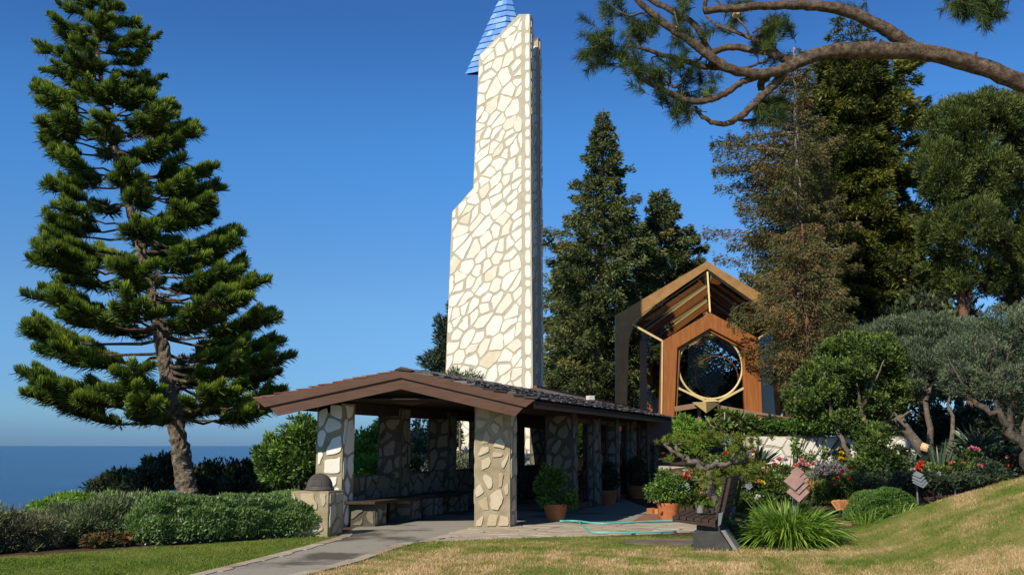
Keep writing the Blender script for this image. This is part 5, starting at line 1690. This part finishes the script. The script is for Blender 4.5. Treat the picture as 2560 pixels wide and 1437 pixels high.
for x, y, rx, ry, dd, lb in ((2235, 1090, 60, 60, 33, 'dark undergrowth behind the leaning cut trunk'), (2340, 1085, 70, 65, 34, 'dark undergrowth between the grey green trunks'),
                             (2440, 1080, 70, 60, 33, 'dark undergrowth behind the spiky rosettes'), (2540, 1075, 60, 60, 35, 'dark undergrowth at the right edge under the pine'), (2160, 1100, 60, 50, 33, 'dark undergrowth behind the sapling')):
    leafy('dark_bush', lb, 'shrub', [(x, y, rx, ry, dd), (x - 20, y + 50, rx, 40, dd - .5)], 9000, .17, .035, M['leaf_dark'], group='dark undergrowth beyond the roses', clumps=60, sig=.2, up=.3)

# trained pine behind the bench
tp_ = thing('pine_tree', 'small trained pine with gnarled bare limb behind the bench', 'tree', G(1778, 1296) + (0, .3, 0))
dj = 20.3
def PJ(*q): return [P(x, y, dj + (k[0] if k else 0)) for x, y, *k in q]
mb = MB(); mb.tube(lerp_path(PJ((1778, 1300), (1790, 1255), (1776, 1215), (1772, 1175)), np.linspace(0, 1, 10)), np.linspace(.085, .075, 10), 10, rough=.12); mb.build('trunk', M['bark_grey'], tp_, smooth=True)
for q, r0, r1 in ((((1773, 1172), (1740, 1155), (1716, 1146), (1690, 1134), (1674, 1118), (1660, 1108)), .075, .03), (((1770, 1166), (1800, 1160), (1842, 1153), (1866, 1148), (1882, 1140)), .06, .02), (((1830, 1156), (1836, 1135), (1850, 1122)), .035, .012), (((1866, 1148), (1870, 1130), (1890, 1118)), .03, .012), (((1690, 1134), (1692, 1110), (1706, 1102)), .03, .012), (((1700, 1138), (1688, 1124)), .03, .012), (((1776, 1200), (1830, 1215), (1880, 1200)), .03, .012), (((1775, 1190), (1740, 1200), (1722, 1185)), .03, .012), (((1842, 1153), (1880, 1162), (1892, 1150)), .025, .01)):
    pts = lerp_path(PJ(*q), np.linspace(0, 1, 3 * len(q))); pts[1:-1] += rng.normal(size=(len(pts) - 2, 3)) * .02
    mb = MB(); mb.tube(pts, np.linspace(r0, r1, len(pts)) * (1 + .15 * rng.normal(size=len(pts))), 8, rough=.15); mb.build('branch', M['bark_grey'], tp_, smooth=True)
cs_, as_ = [], []
for x, y, rx, ry, n in ((1664, 1103, 14, 10, 9), (1715, 1100, 28, 14, 20), (1760, 1094, 30, 14, 20), (1810, 1102, 45, 16, 34), (1870, 1104, 34, 16, 30), (1840, 1118, 40, 12, 20), (1678, 1150, 12, 12, 6), (1735, 1130, 25, 10, 6), (1730, 1175, 14, 10, 8), (1770, 1190, 40, 14, 18), (1830, 1176, 40, 18, 34), (1890, 1170, 34, 14, 26), (1850, 1195, 45, 16, 30), (1780, 1205, 30, 14, 14), (1895, 1190, 30, 14, 16)):
    for _ in range(max(3, int(n * .7))):
        cs_.append(P(x + rng.normal() * rx * .55, y + rng.normal() * ry * .55, dj + rng.normal() * .30)); as_.append([rng.normal() * .5, rng.normal() * .5, 1])
needle_tufts(tp_, cs_, as_, 60, .06, .12, .0042, M['leaf_trained'], spread=.10, mean=.6)

# ------------------------------------------------------------------ flower beds
RB = 'flowering bushes in the rose beds'
CM = {'r': 'fl_red', 'p': 'fl_pink', 'c': 'fl_coral', 'v': 'fl_purple', 'y': 'fl_yellow', 'w': 'fl_white'}


def flower_bush(name, label, blobs, n, fl, size, leaf=.07, mat='leaf_garden', w=.02, group=RB, cat='flowering bush'):
    t = leafy(name, label, cat, blobs, n, leaf, w, M[mat], group=group, foliage='foliage', stem_name='stems', clumps=45, sig=.2, up=.4)
    by = {}
    for x, y, c, *sz in fl:
        by.setdefault((c, sz[0] if sz else size), []).append((x, y))
    dd = min(b[4] for b in blobs) - .38
    for (c, sz), l in by.items():
        pts = []
        for x, y in l:
            pts.append(P(x, y, dd))
            mb_ = MB()
        blooms(t, 'blossoms', pts, sz, M[CM[c]])
        sm = MB()
        for q in pts:
            foot = np.array([q[0] + random.uniform(-.05, .05), dd + .4, float(ground_h(q[0], dd + .4))])
            sm.tube([foot, (foot + q) / 2 + (0, .1, .05), q], [.008, .006, .005], 4, caps=False)
        sm.build('stems', M['leaf_green'], t)
    return t


flower_bush('rose_bush', 'rose bush with orange red blooms just right of the second pot', [(1720, 1205, 30, 28, 23.5), (1745, 1225, 35, 28, 23.3)], 4200, [(1707, 1187, 'c'), (1717, 1192, 'r'), (1727, 1181, 'c'), (1723, 1176, 'r'), (1752, 1172, 'c'), (1715, 1177, 'w'), (1688, 1184, 'p'), (1758, 1217, 'r'), (1709, 1226, 'w', .06)], .13)
flower_bush('rose_bush', 'dark red rose bush rising behind the trained pine', [(1840, 1160, 45, 30, 25), (1800, 1165, 40, 25, 25)], 3000, [(1814, 1133, 'r'), (1875, 1149, 'r'), (1880, 1150, 'r'), (1885, 1131, 'r'), (1790, 1153, 'w')], .13)
flower_bush('rose_bush', 'rose bush with one pink and white bloom beside the bench back', [(1880, 1205, 42, 32, 23.6), (1925, 1215, 35, 30, 23.6)], 5000, [(1885, 1190, 'r'), (1898, 1190, 'p', .17), (1887, 1205, 'p', .08), (1912, 1176, 'r'), (1874, 1218, 'r', .09)], .13)
flower_bush('rose_bush', 'tall rose bush full of pink blooms against the pale wall', [(1960, 1188, 45, 24, 26), (2005, 1186, 35, 24, 26), (1935, 1186, 30, 22, 26.4), (1985, 1208, 55, 22, 26)], 6000, [(1938, 1160, 'r'), (1934, 1151, 'p'), (1946, 1147, 'p'), (1952, 1149, 'p'), (1965, 1150, 'v'), (2002, 1160, 'p'), (2005, 1152, 'p'), (2000, 1163, 'r'), (2020, 1163, 'p'), (2032, 1160, 'p'), (1988, 1164, 'c'), (2018, 1182, 'r'), (2022, 1137, 'p', .1)], .15)
leafy('climbing_rose', 'thin leafy rose canes climbing in front of the pale wall', 'climber', [(1995, 1125, 12, 25, 29.6, .3), (2020, 1145, 20, 14, 29.4, .3), (1985, 1110, 6, 22, 29.8, .3), (2065, 1135, 8, 26, 29.6, .3)], 700, .09, .03, M['leaf_green'], foliage='leaves', stem_name='stems', clumps=30, sig=.25)
lv = [(float(2075 + rng.normal() * 30), float(1172 + rng.normal() * 15), 'v', .07) for _ in range(75)] + [(2045, 1160, 'v', .10), (2060, 1163, 'v', .1), (2052, 1178, 'v', .1)]
flower_bush('lavender', 'lavender clump with hazy purple spikes', [(2080, 1190, 42, 30, 25), (2060, 1205, 40, 22, 24.8), (2110, 1195, 32, 25, 25)], 9000, lv, .07, .12, 'leaf_sage', .010)
flower_bush('rose_bush', 'low bush with bright red single blooms right of the big stacked lamp', [(2095, 1215, 34, 26, 22.5), (2130, 1215, 30, 26, 22.6), (2075, 1225, 30, 22, 22.4)], 5500, [(2080, 1211, 'r', .15), (2091, 1194, 'r', .14), (2125, 1198, 'r'), (2124, 1170, 'r', .1), (2105, 1180, 'r', .1)], .12)
flower_bush('rose_bush', 'dark bush with salmon roses at the foot of the sapling', [(2240, 1175, 45, 32, 24.6), (2270, 1190, 40, 28, 24.4)], 5200, [(2250, 1143, 'c', .13), (2243, 1146, 'p', .1), (2191, 1163, 'p', .12), (2240, 1160, 'c', .08)], .13, mat='leaf_dark')
flower_bush('rose_bush', 'bush with deep red and creamy white roses behind the grey lamp', [(2310, 1185, 45, 25, 24.4), (2345, 1190, 35, 24, 24.4)], 4600, [(2300, 1162, 'r', .2), (2296, 1172, 'r', .15), (2304, 1155, 'r', .15), (2281, 1173, 'w', .12), (2302, 1176, 'w', .1), (2325, 1174, 'w', .08), (2306, 1184, 'w', .06)], .13)
flower_bush('rose_bush', 'bush with scarlet and orange blooms under the strap leaves', [(2390, 1180, 45, 28, 24.8), (2425, 1185, 35, 22, 24.8)], 4600, [(2362, 1174, 'r', .15), (2368, 1174, 'r', .15), (2372, 1173, 'r', .12), (2375, 1159, 'c', .1), (2382, 1156, 'c', .1), (2417, 1180, 'y', .14), (2420, 1181, 'y', .1), (2407, 1155, 'c', .07), (2414, 1195, 'y', .07)], .12)
flower_bush('rose_bush', 'bush with faded salmon roses near the slope crest', [(2460, 1178, 40, 24, 25.2)], 3000, [(2447, 1172, 'c', .2), (2441, 1178, 'c', .14), (2434, 1178, 'w', .1), (2450, 1165, 'p', .12)], .13, mat='leaf_dark')
flower_bush('rose_bush', 'dark bush with a few pink roses under the leaning trunk at the right', [(2530, 1150, 50, 28, 26), (2580, 1150, 50, 30, 26)], 4200, [(2520, 1144, 'p', .16), (2538, 1137, 'p', .13), (2524, 1165, 'r', .12), (2490, 1148, 'r', .08)], .14, mat='leaf_dark')
flower_bush('pink_flowers', 'hot pink blooms in front of the spiky rosettes', [(2432, 1135, 20, 12, 25.6)], 600, [(2428, 1119, 'p', .13), (2437, 1123, 'p', .14), (2444, 1125, 'p', .13)], .13, group=None, cat='flowers')
flower_bush('petunias', 'low pink and white flowers along the orange brick edging', [(1845, 1252, 45, 18, 22.8), (1890, 1250, 40, 20, 22.9), (1800, 1250, 30, 18, 22.9)], 5000, [(1835, 1250, 'v', .1), (1838, 1246, 'v', .08), (1848, 1248, 'v', .1), (1853, 1252, 'v', .08), (1831, 1258, 'p', .08), (1843, 1243, 'p', .07), (1895, 1242, 'w', .12), (1891, 1246, 'w', .1), (1765, 1232, 'v', .08), (1780, 1232, 'v', .08), (1770, 1245, 'p', .06)], .1, .06, group=None, cat='flowers')
flower_bush('yellow_daylily', 'yellow lily blooms beside the top of the bench back', [(1825, 1235, 25, 20, 22.2)], 1500, [(1820, 1214, 'y', .17), (1826, 1208, 'y', .14), (1815, 1219, 'y', .12), (1900, 1204, 'y', .12), (1907, 1208, 'y', .1)], .15, .09, group=None, cat='flowers', mat='leaf_bright', w=.012)
flower_bush('yellow_flowers', 'tall orange yellow flowers standing before the end of the pale wall', [(2105, 1160, 22, 26, 27), (2110, 1130, 14, 20, 27)], 1500, [(2104, 1132, 'y', .17), (2102, 1146, 'y', .14), (2108, 1149, 'y', .12), (2110, 1118, 'y', .16), (2100, 1120, 'y', .12), (2115, 1135, 'y', .1)], .15, group=None, cat='flowers')
leafy('ground_cover', 'mixed low greenery filling the bed behind the bench', 'plants', [(1760, 1245, 50, 20, 23), (1820, 1225, 45, 28, 24.4), (1700, 1240, 30, 20, 24), (1950, 1230, 45, 22, 23.5), (2010, 1225, 40, 22, 24.2), (1860, 1225, 40, 25, 24)], 12000, .07, .018, M['leaf_garden'], foliage='foliage', stem_name='stems', clumps=50, sig=.22)
leafy('ground_cover', 'shadowy low greenery closing the bed below the slope crest', 'plants', [(2200, 1205, 50, 22, 22), (2270, 1205, 50, 22, 21.6), (2340, 1205, 50, 18, 21.4), (2410, 1198, 50, 14, 21.4), (2480, 1185, 50, 14, 21.6)], 9000, .07, .02, M['leaf_dark'], foliage='foliage', stem_name='stems', clumps=50, sig=.22)

# brick edging
def bricks(name, label, line, n, size, z, tilt, cat='edging'):
    line = [np.asarray(q, float) for q in line]
    t = thing(name, label, cat, line[0])
    mb = MB()
    pts = lerp_path(line, (np.arange(n) + .5) / n)
    dx = nrm(line[-1] - line[0])
    for q in pts:
        a = tilt * random.uniform(.8, 1.15)
        U = dx * math.cos(a) + ZV * math.sin(a); Wd = -dx * math.sin(a) + ZV * math.cos(a); V = np.cross(Wd, U)
        mb.box(q + ZV * (z + random.uniform(-.012, .012)), size, tone=random.random(), U=U, V=V, Wd=Wd)
    mb.build('bricks', M['brick'], t, bevel=.006)
    return t


bricks('brick_edging', 'row of slanted orange bricks edging the bed behind the bench', [G(1783, 1290), G(1925, 1289)], 15, (.075, .11, .24), .08, .6)
bricks('brick_edging', 'short run of orange bricks behind the second terracotta pot', [G(1622, 1284), G(1690, 1286)], 5, (.20, .11, .14), .06, .06)
bricks('brick_edging', 'long orange brick edging further back below the roses', [P(1905, 1212, 24.3), P(2075, 1218, 24.1)], 24, (.08, .12, .26), .0, .5)
bricks('brick_edging', 'little corner of slanted orange bricks by the box hedge', [P(2088, 1262, 19.8), P(2124, 1262, 19.6)], 7, (.07, .11, .2), .0, .6)
mb = MB(); q = P(2106, 1282, 19.5); mb.box((q[0], q[1] + .15, .06), (.42, .5, .22))
t = thing('brick_planter', 'low planter step in front of the slanted brick corner', 'planter', (q[0], q[1], 0)); mb.build('block', M['brickpave'], t, bevel=.01)

# ------------------------------------------------------------------ pots
POT = 'terracotta tubs with shrubs on the patio'


def tub(label, c, r, h, blobs, n, L, W, mat, fl=None, dark=False):
    t = thing('potted_shrub', label, 'potted plant', c, POT)
    mb = MB()
    mb.lathe(c, [(0.01, .002), (r * .74, 0), (r * .76, .02), (r * .98, h - .06), (r * 1.0, h - .05), (r * 1.0, h), (r * .93, h), (r * .90, h - .06), (.01, h - .06)], 36)
    mb.build('pot', M['terracotta'], t, smooth=False, bevel=0)
    p, dv, tn = blob_pts(blobs, n, 70, .16, up=-.35)
    leaves('foliage', M[mat], t, p, dv, L * rng.uniform(.6, 1.3, len(p)), W * rng.uniform(.7, 1.3, len(p)), tn)
    mb = MB()
    for b in blobs:
        for _ in range(5):
            e = P(b[0] + b[2] * random.uniform(-.6, .6), b[1] + b[3] * random.uniform(-.8, .3), b[4])
            s0 = np.asarray(c) + (random.uniform(-.1, .1), random.uniform(-.1, .1), h - .08)
            mb.tube([s0, (s0 + e) / 2 + (0, 0, .05), e], [.010, .008, .004], 4, caps=False)
    mb.build('stems', M['bark_grey'], t)
    if fl:
        blooms(t, 'blossoms', [P(x, y, blobs[0][4] - .4) for x, y in fl], .07, M['fl_pink'])
    return t


c1 = G(1389, 1302); tub('orange tub with drooping leafy shrub beside the right stone pillar', c1, .255, .36, [(1367, 1175, 6, 14, c1[1]), (1356, 1200, 11, 16, c1[1]), (1388, 1190, 9, 16, c1[1]), (1404, 1196, 10, 18, c1[1]), (1375, 1218, 20, 20, c1[1]), (1412, 1242, 22, 14, c1[1]), (1372, 1246, 24, 14, c1[1]), (1432, 1246, 9, 18, c1[1]), (1345, 1215, 8, 12, c1[1])], 2700, .11, .020, 'leaf_green')
c2 = G(1672, 1299); tub('orange tub with round bushy shrub in sunlight left of the bench', c2, .255, .37, [(1670, 1200, 28, 30, c2[1]), (1650, 1225, 32, 26, c2[1]), (1685, 1225, 32, 30, c2[1]), (1668, 1240, 38, 10, c2[1]), (1626, 1230, 10, 18, c2[1]), (1712, 1240, 10, 16, c2[1])], 5600, .075, .016, 'leaf_green', [(1638, 1255), (1704, 1183), (1690, 1200)])
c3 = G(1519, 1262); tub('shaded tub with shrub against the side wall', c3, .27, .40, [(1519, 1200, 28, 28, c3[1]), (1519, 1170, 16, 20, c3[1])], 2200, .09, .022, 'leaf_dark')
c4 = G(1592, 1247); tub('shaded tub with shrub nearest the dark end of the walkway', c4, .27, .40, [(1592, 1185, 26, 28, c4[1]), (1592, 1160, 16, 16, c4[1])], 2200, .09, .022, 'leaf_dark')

# ------------------------------------------------------------------ hose
hz = thing('garden_hose', 'teal garden hose lying across the flagstones to the lawn', 'hose', G(1400, 1303))
mb = MB()
def hp(q, r=.017): return np.array([G(x, y, .035) for x, y in q])
mb.tube(lerp_path(hp([(1400, 1302), (1425, 1301), (1448, 1302), (1475, 1306), (1510, 1308), (1560, 1306), (1620, 1303), (1680, 1301), (1720, 1300), (1790, 1297), (1838, 1295)]), np.linspace(0, 1, 50)), .021, 8)
mb.build('tube', M['hose'], hz, smooth=True)
mb = MB(); mb.tube(lerp_path(hp([(1448, 1303), (1452, 1312), (1466, 1320), (1472, 1327), (1482, 1331), (1520, 1332), (1580, 1331), (1640, 1329), (1690, 1327)]), np.linspace(0, 1, 40)), .018, 8); mb.build('tube', M['hose'], hz, smooth=True)
mb = MB(); q = G(1448, 1303, .04); mb.tube([q - (.03, 0, 0), q + (.03, 0, 0)], .03, 8); mb.build('connector', M['lamp_grey'], hz)

# ------------------------------------------------------------------ bench
bo = G(1774, 1362)          # near right foot
bo = np.array([2.98, 15.75, 0.0])
BA = AV.copy(); BX = np.array([math.cos(math.radians(-3)), math.sin(math.radians(-3)), 0.0])
bn = thing('garden_bench', 'dark wooden slatted bench on a splayed concrete base, seen end on', 'bench', bo)
def B_(x, t, z): return bo + BX * x + BA * t + ZV * z
LB = 1.75
mb = MB()
for k in range(6):
    x0 = -.50 + k * .112
    mb.prism([B_(x0, 0, .475 - .012 * k), B_(x0 + .100, 0, .465 - .012 * k), B_(x0 + .100, LB, .465 - .012 * k), B_(x0, LB, .475 - .012 * k)], (0, 0, .045))
mb.build('seat', M['bench_wood'], bn, bevel=.006)
mb = MB()
mb.prism([B_(-.50, .0, .470), B_(-.50, 0, .435), B_(.16, 0, .345), B_(.16, 0, .405)], BA * .05)
mb.prism([B_(-.46, .08, .43), B_(.16, .08, .36), B_(.16, LB - .05, .36), B_(-.46, LB - .05, .43)], (0, 0, .03))
mb.build('seat_rail', M['bench_wood'], bn, bevel=.004)
bd = nrm(np.array(BX * .16 + ZV * .64))
mb = MB()
for k in range(6):
    a = B_(.15, 0, .46) + bd * (k * .112)
    mb.prism([a, a + bd * .102, a + bd * .102 + BX * .04, a + BX * .04], BA * LB)
mb.build('backrest', M['bench_wood'], bn, bevel=.006)
mb = MB()
for t_ in (.0, LB - .06):
    mb = MB(); a = B_(.195, t_, .36); mb.prism([a, a + bd * .76, a + bd * .76 + BX * .045, a + BX * .05], BA * .05)
    mb.build('back_frame', M['bench_wood'], bn)
for t_ in (.03, LB - .12):
    mb = MB(); mb.prism([B_(.20, t_ - .06, .36), B_(.245, t_ - .06, .40), B_(.285, t_ - .06, .58), B_(.215, t_ - .06, .56)], BA * .04); mb.build('bracket', M['leaf_bright'] if False else M['lamp_grey'], bn)
mb = MB(); mb.prism([B_(-.15, .10, .19), B_(.26, .10, .19), B_(.20, .10, .36), B_(-.15, .10, .37)], BA * (LB - .3)); mb.build('plinth', M['concrete_old'], bn, bevel=.01)
for t_ in (.04, 1.20):
    mb = MB(); mb.prism([B_(-.20, t_, .0), B_(-.20, t_, .285), B_(.22, t_, .285), B_(.40, t_, .0)], BA * .40)
    mb.build('base', M['concrete_old'], bn, bevel=.012)
for t_ in (.02, 1.18):
    mb = MB(); mb.prism([B_(.232, t_, .30), B_(.30, t_, .30), B_(.49, t_, .0), B_(.42, t_, .0)], BA * .44); mb.build('brace', M['concrete'], bn, bevel=.01)
pc_ = B_(-.20, .85, .515)
sp = thing('flower_pot', 'small grey pot with leafy plant standing on the bench seat', 'pot', pc_)
mb = MB(); mb.lathe(pc_, [(.005, 0), (.055, 0), (.075, .12), (.078, .125), (.068, .125), (.06, .10), (.005, .10)], 20); mb.build('pot', M['concrete'], sp)
strap_plant('', '', pc_ + ZV * .09, 34, .20, .014, M['leaf_bright'], 1.0, .3, spread=.04, parent=sp)
blooms(sp, 'blossoms', [pc_ + (.03, -.03, .31)], .07, M['fl_coral'])
pc2 = B_(-.04, 1.05, .50)
sp = thing('flower_pot', 'second small pot with broad leaf, close to the bench back', 'pot', pc2)
mb = MB(); mb.lathe(pc2, [(.005, 0), (.045, 0), (.06, .10), (.063, .105), (.054, .105), (.05, .09), (.005, .09)], 20); mb.build('pot', M['concrete_old'], sp)
strap_plant('', '', pc2 + ZV * .08, 16, .2, .03, M['leaf_bright'], 1.1, .2, spread=.03, parent=sp)

# day lilies in front
lc = G(1982, 1366) + (0, .25, 0)
LILY = strap_plant('day_lily', 'large clump of arching bright green day lily leaves on the lawn edge', lc, 1500, .98, .0115, M['leaf_blade'], 1.08, .62, spread=.42, seg=9, tone0=.5)
strap_plant('', '', lc + ZV * .02, 700, 1.0, .011, M['leaf_blade'], 1.32, .42, spread=.30, seg=9, tone0=.45, part='leaves', parent=LILY)
strap_plant('grass_tuft', 'loose tuft of bright green blades at the foot of the box hedge', (6.35, 18.3, float(ground_h(6.35, 18.3))), 90, .42, .008, M['leaf_blade'], 1.1, .4, spread=.3, group='grass tufts along the slope')
strap_plant('grass_tuft', 'thin tuft of green blades midway along the box hedge', (7.0, 18.35, float(ground_h(7.0, 18.35))), 60, .36, .007, M['leaf_blade'], 1.1, .4, spread=.25, group='grass tufts along the slope')

# ------------------------------------------------------------------ stacked plate lamps
GL = 'stacked plate garden lamps'


def lamp(label, px, py, d, size, stacks, mat, nrm_=(-.12, -.80, .58), post=True):
    c = P(px, py, d)
    g = float(ground_h(c[0], c[1] + .12))
    t = thing('garden_lamp', label, 'lamp', (c[0], c[1] + .12, g), GL)
    n = nrm(np.array(nrm_)); up = nrm(ZV - n * n[2]); rt = np.cross(up, n)
    if post:
        mb = MB(); mb.tube([(c[0], c[1] + .12, g - .1), (c[0], c[1] + .12, c[2] + size * .2)], .018, 8); mb.build('post', M['lamp_grey'], t)
    for dx, dz, dn, s in stacks:
        q = c + rt * dx * size + up * dz * size + n * dn * size
        h = size * s
        mb = MB()
        mb.prism([q + up * h, q + rt * h * .95, q - up * h, q - rt * h * .95], n * -.012)
        mb.build('plate', M[mat], t, bevel=.002)
    return t


lamp('large rust brown lamp of overlapping diamond plates above the day lilies', 1988, 1208, 16.3, .19,
     [(.25, .95, .30, .62), (.42, .62, .18, .66), (.62, .38, .08, .60), (-.12, -.02, .42, .92), (.15, -.28, .22, .92), (.12, -.85, .05, 1.0)], 'lamp_copper')
ST4 = [(0, .35, .35, .8), (.02, .0, .18, .9), (.0, -.38, .0, 1.0)]
lamp('grey stacked lamp on a pole at the slope crest', 2297, 1200, 20.6, .17, [(0, .5, .5, .7), (-.02, .2, .3, .85), (.0, -.1, .12, .95), (.05, -.4, 0, 1.0)], 'lamp_grey', (0, -.6, .8))
lamp('smaller grey stacked lamp behind the crest, beside the scarlet blooms', 2349, 1190, 23.5, .11, ST4, 'lamp_grey')
lamp('tiny pale lamp peeping over the crest', 2392, 1201, 22.5, .08, [(0, 0, .2, .9), (0, -.3, 0, 1)], 'white_paint')
lamp('blue grey stacked lamp right of the bench back', 1871, 1212, 22.9, .10, ST4, 'lamp_grey', (0, -.7, .7))
lamp('dark grey stacked lamp between second tub and bench', 1714, 1216, 22.6, .11, ST4, 'lamp_grey')
lamp('grey lamp in front of the pale garden wall', 2089, 1137, 27.2, .14, ST4, 'lamp_grey')
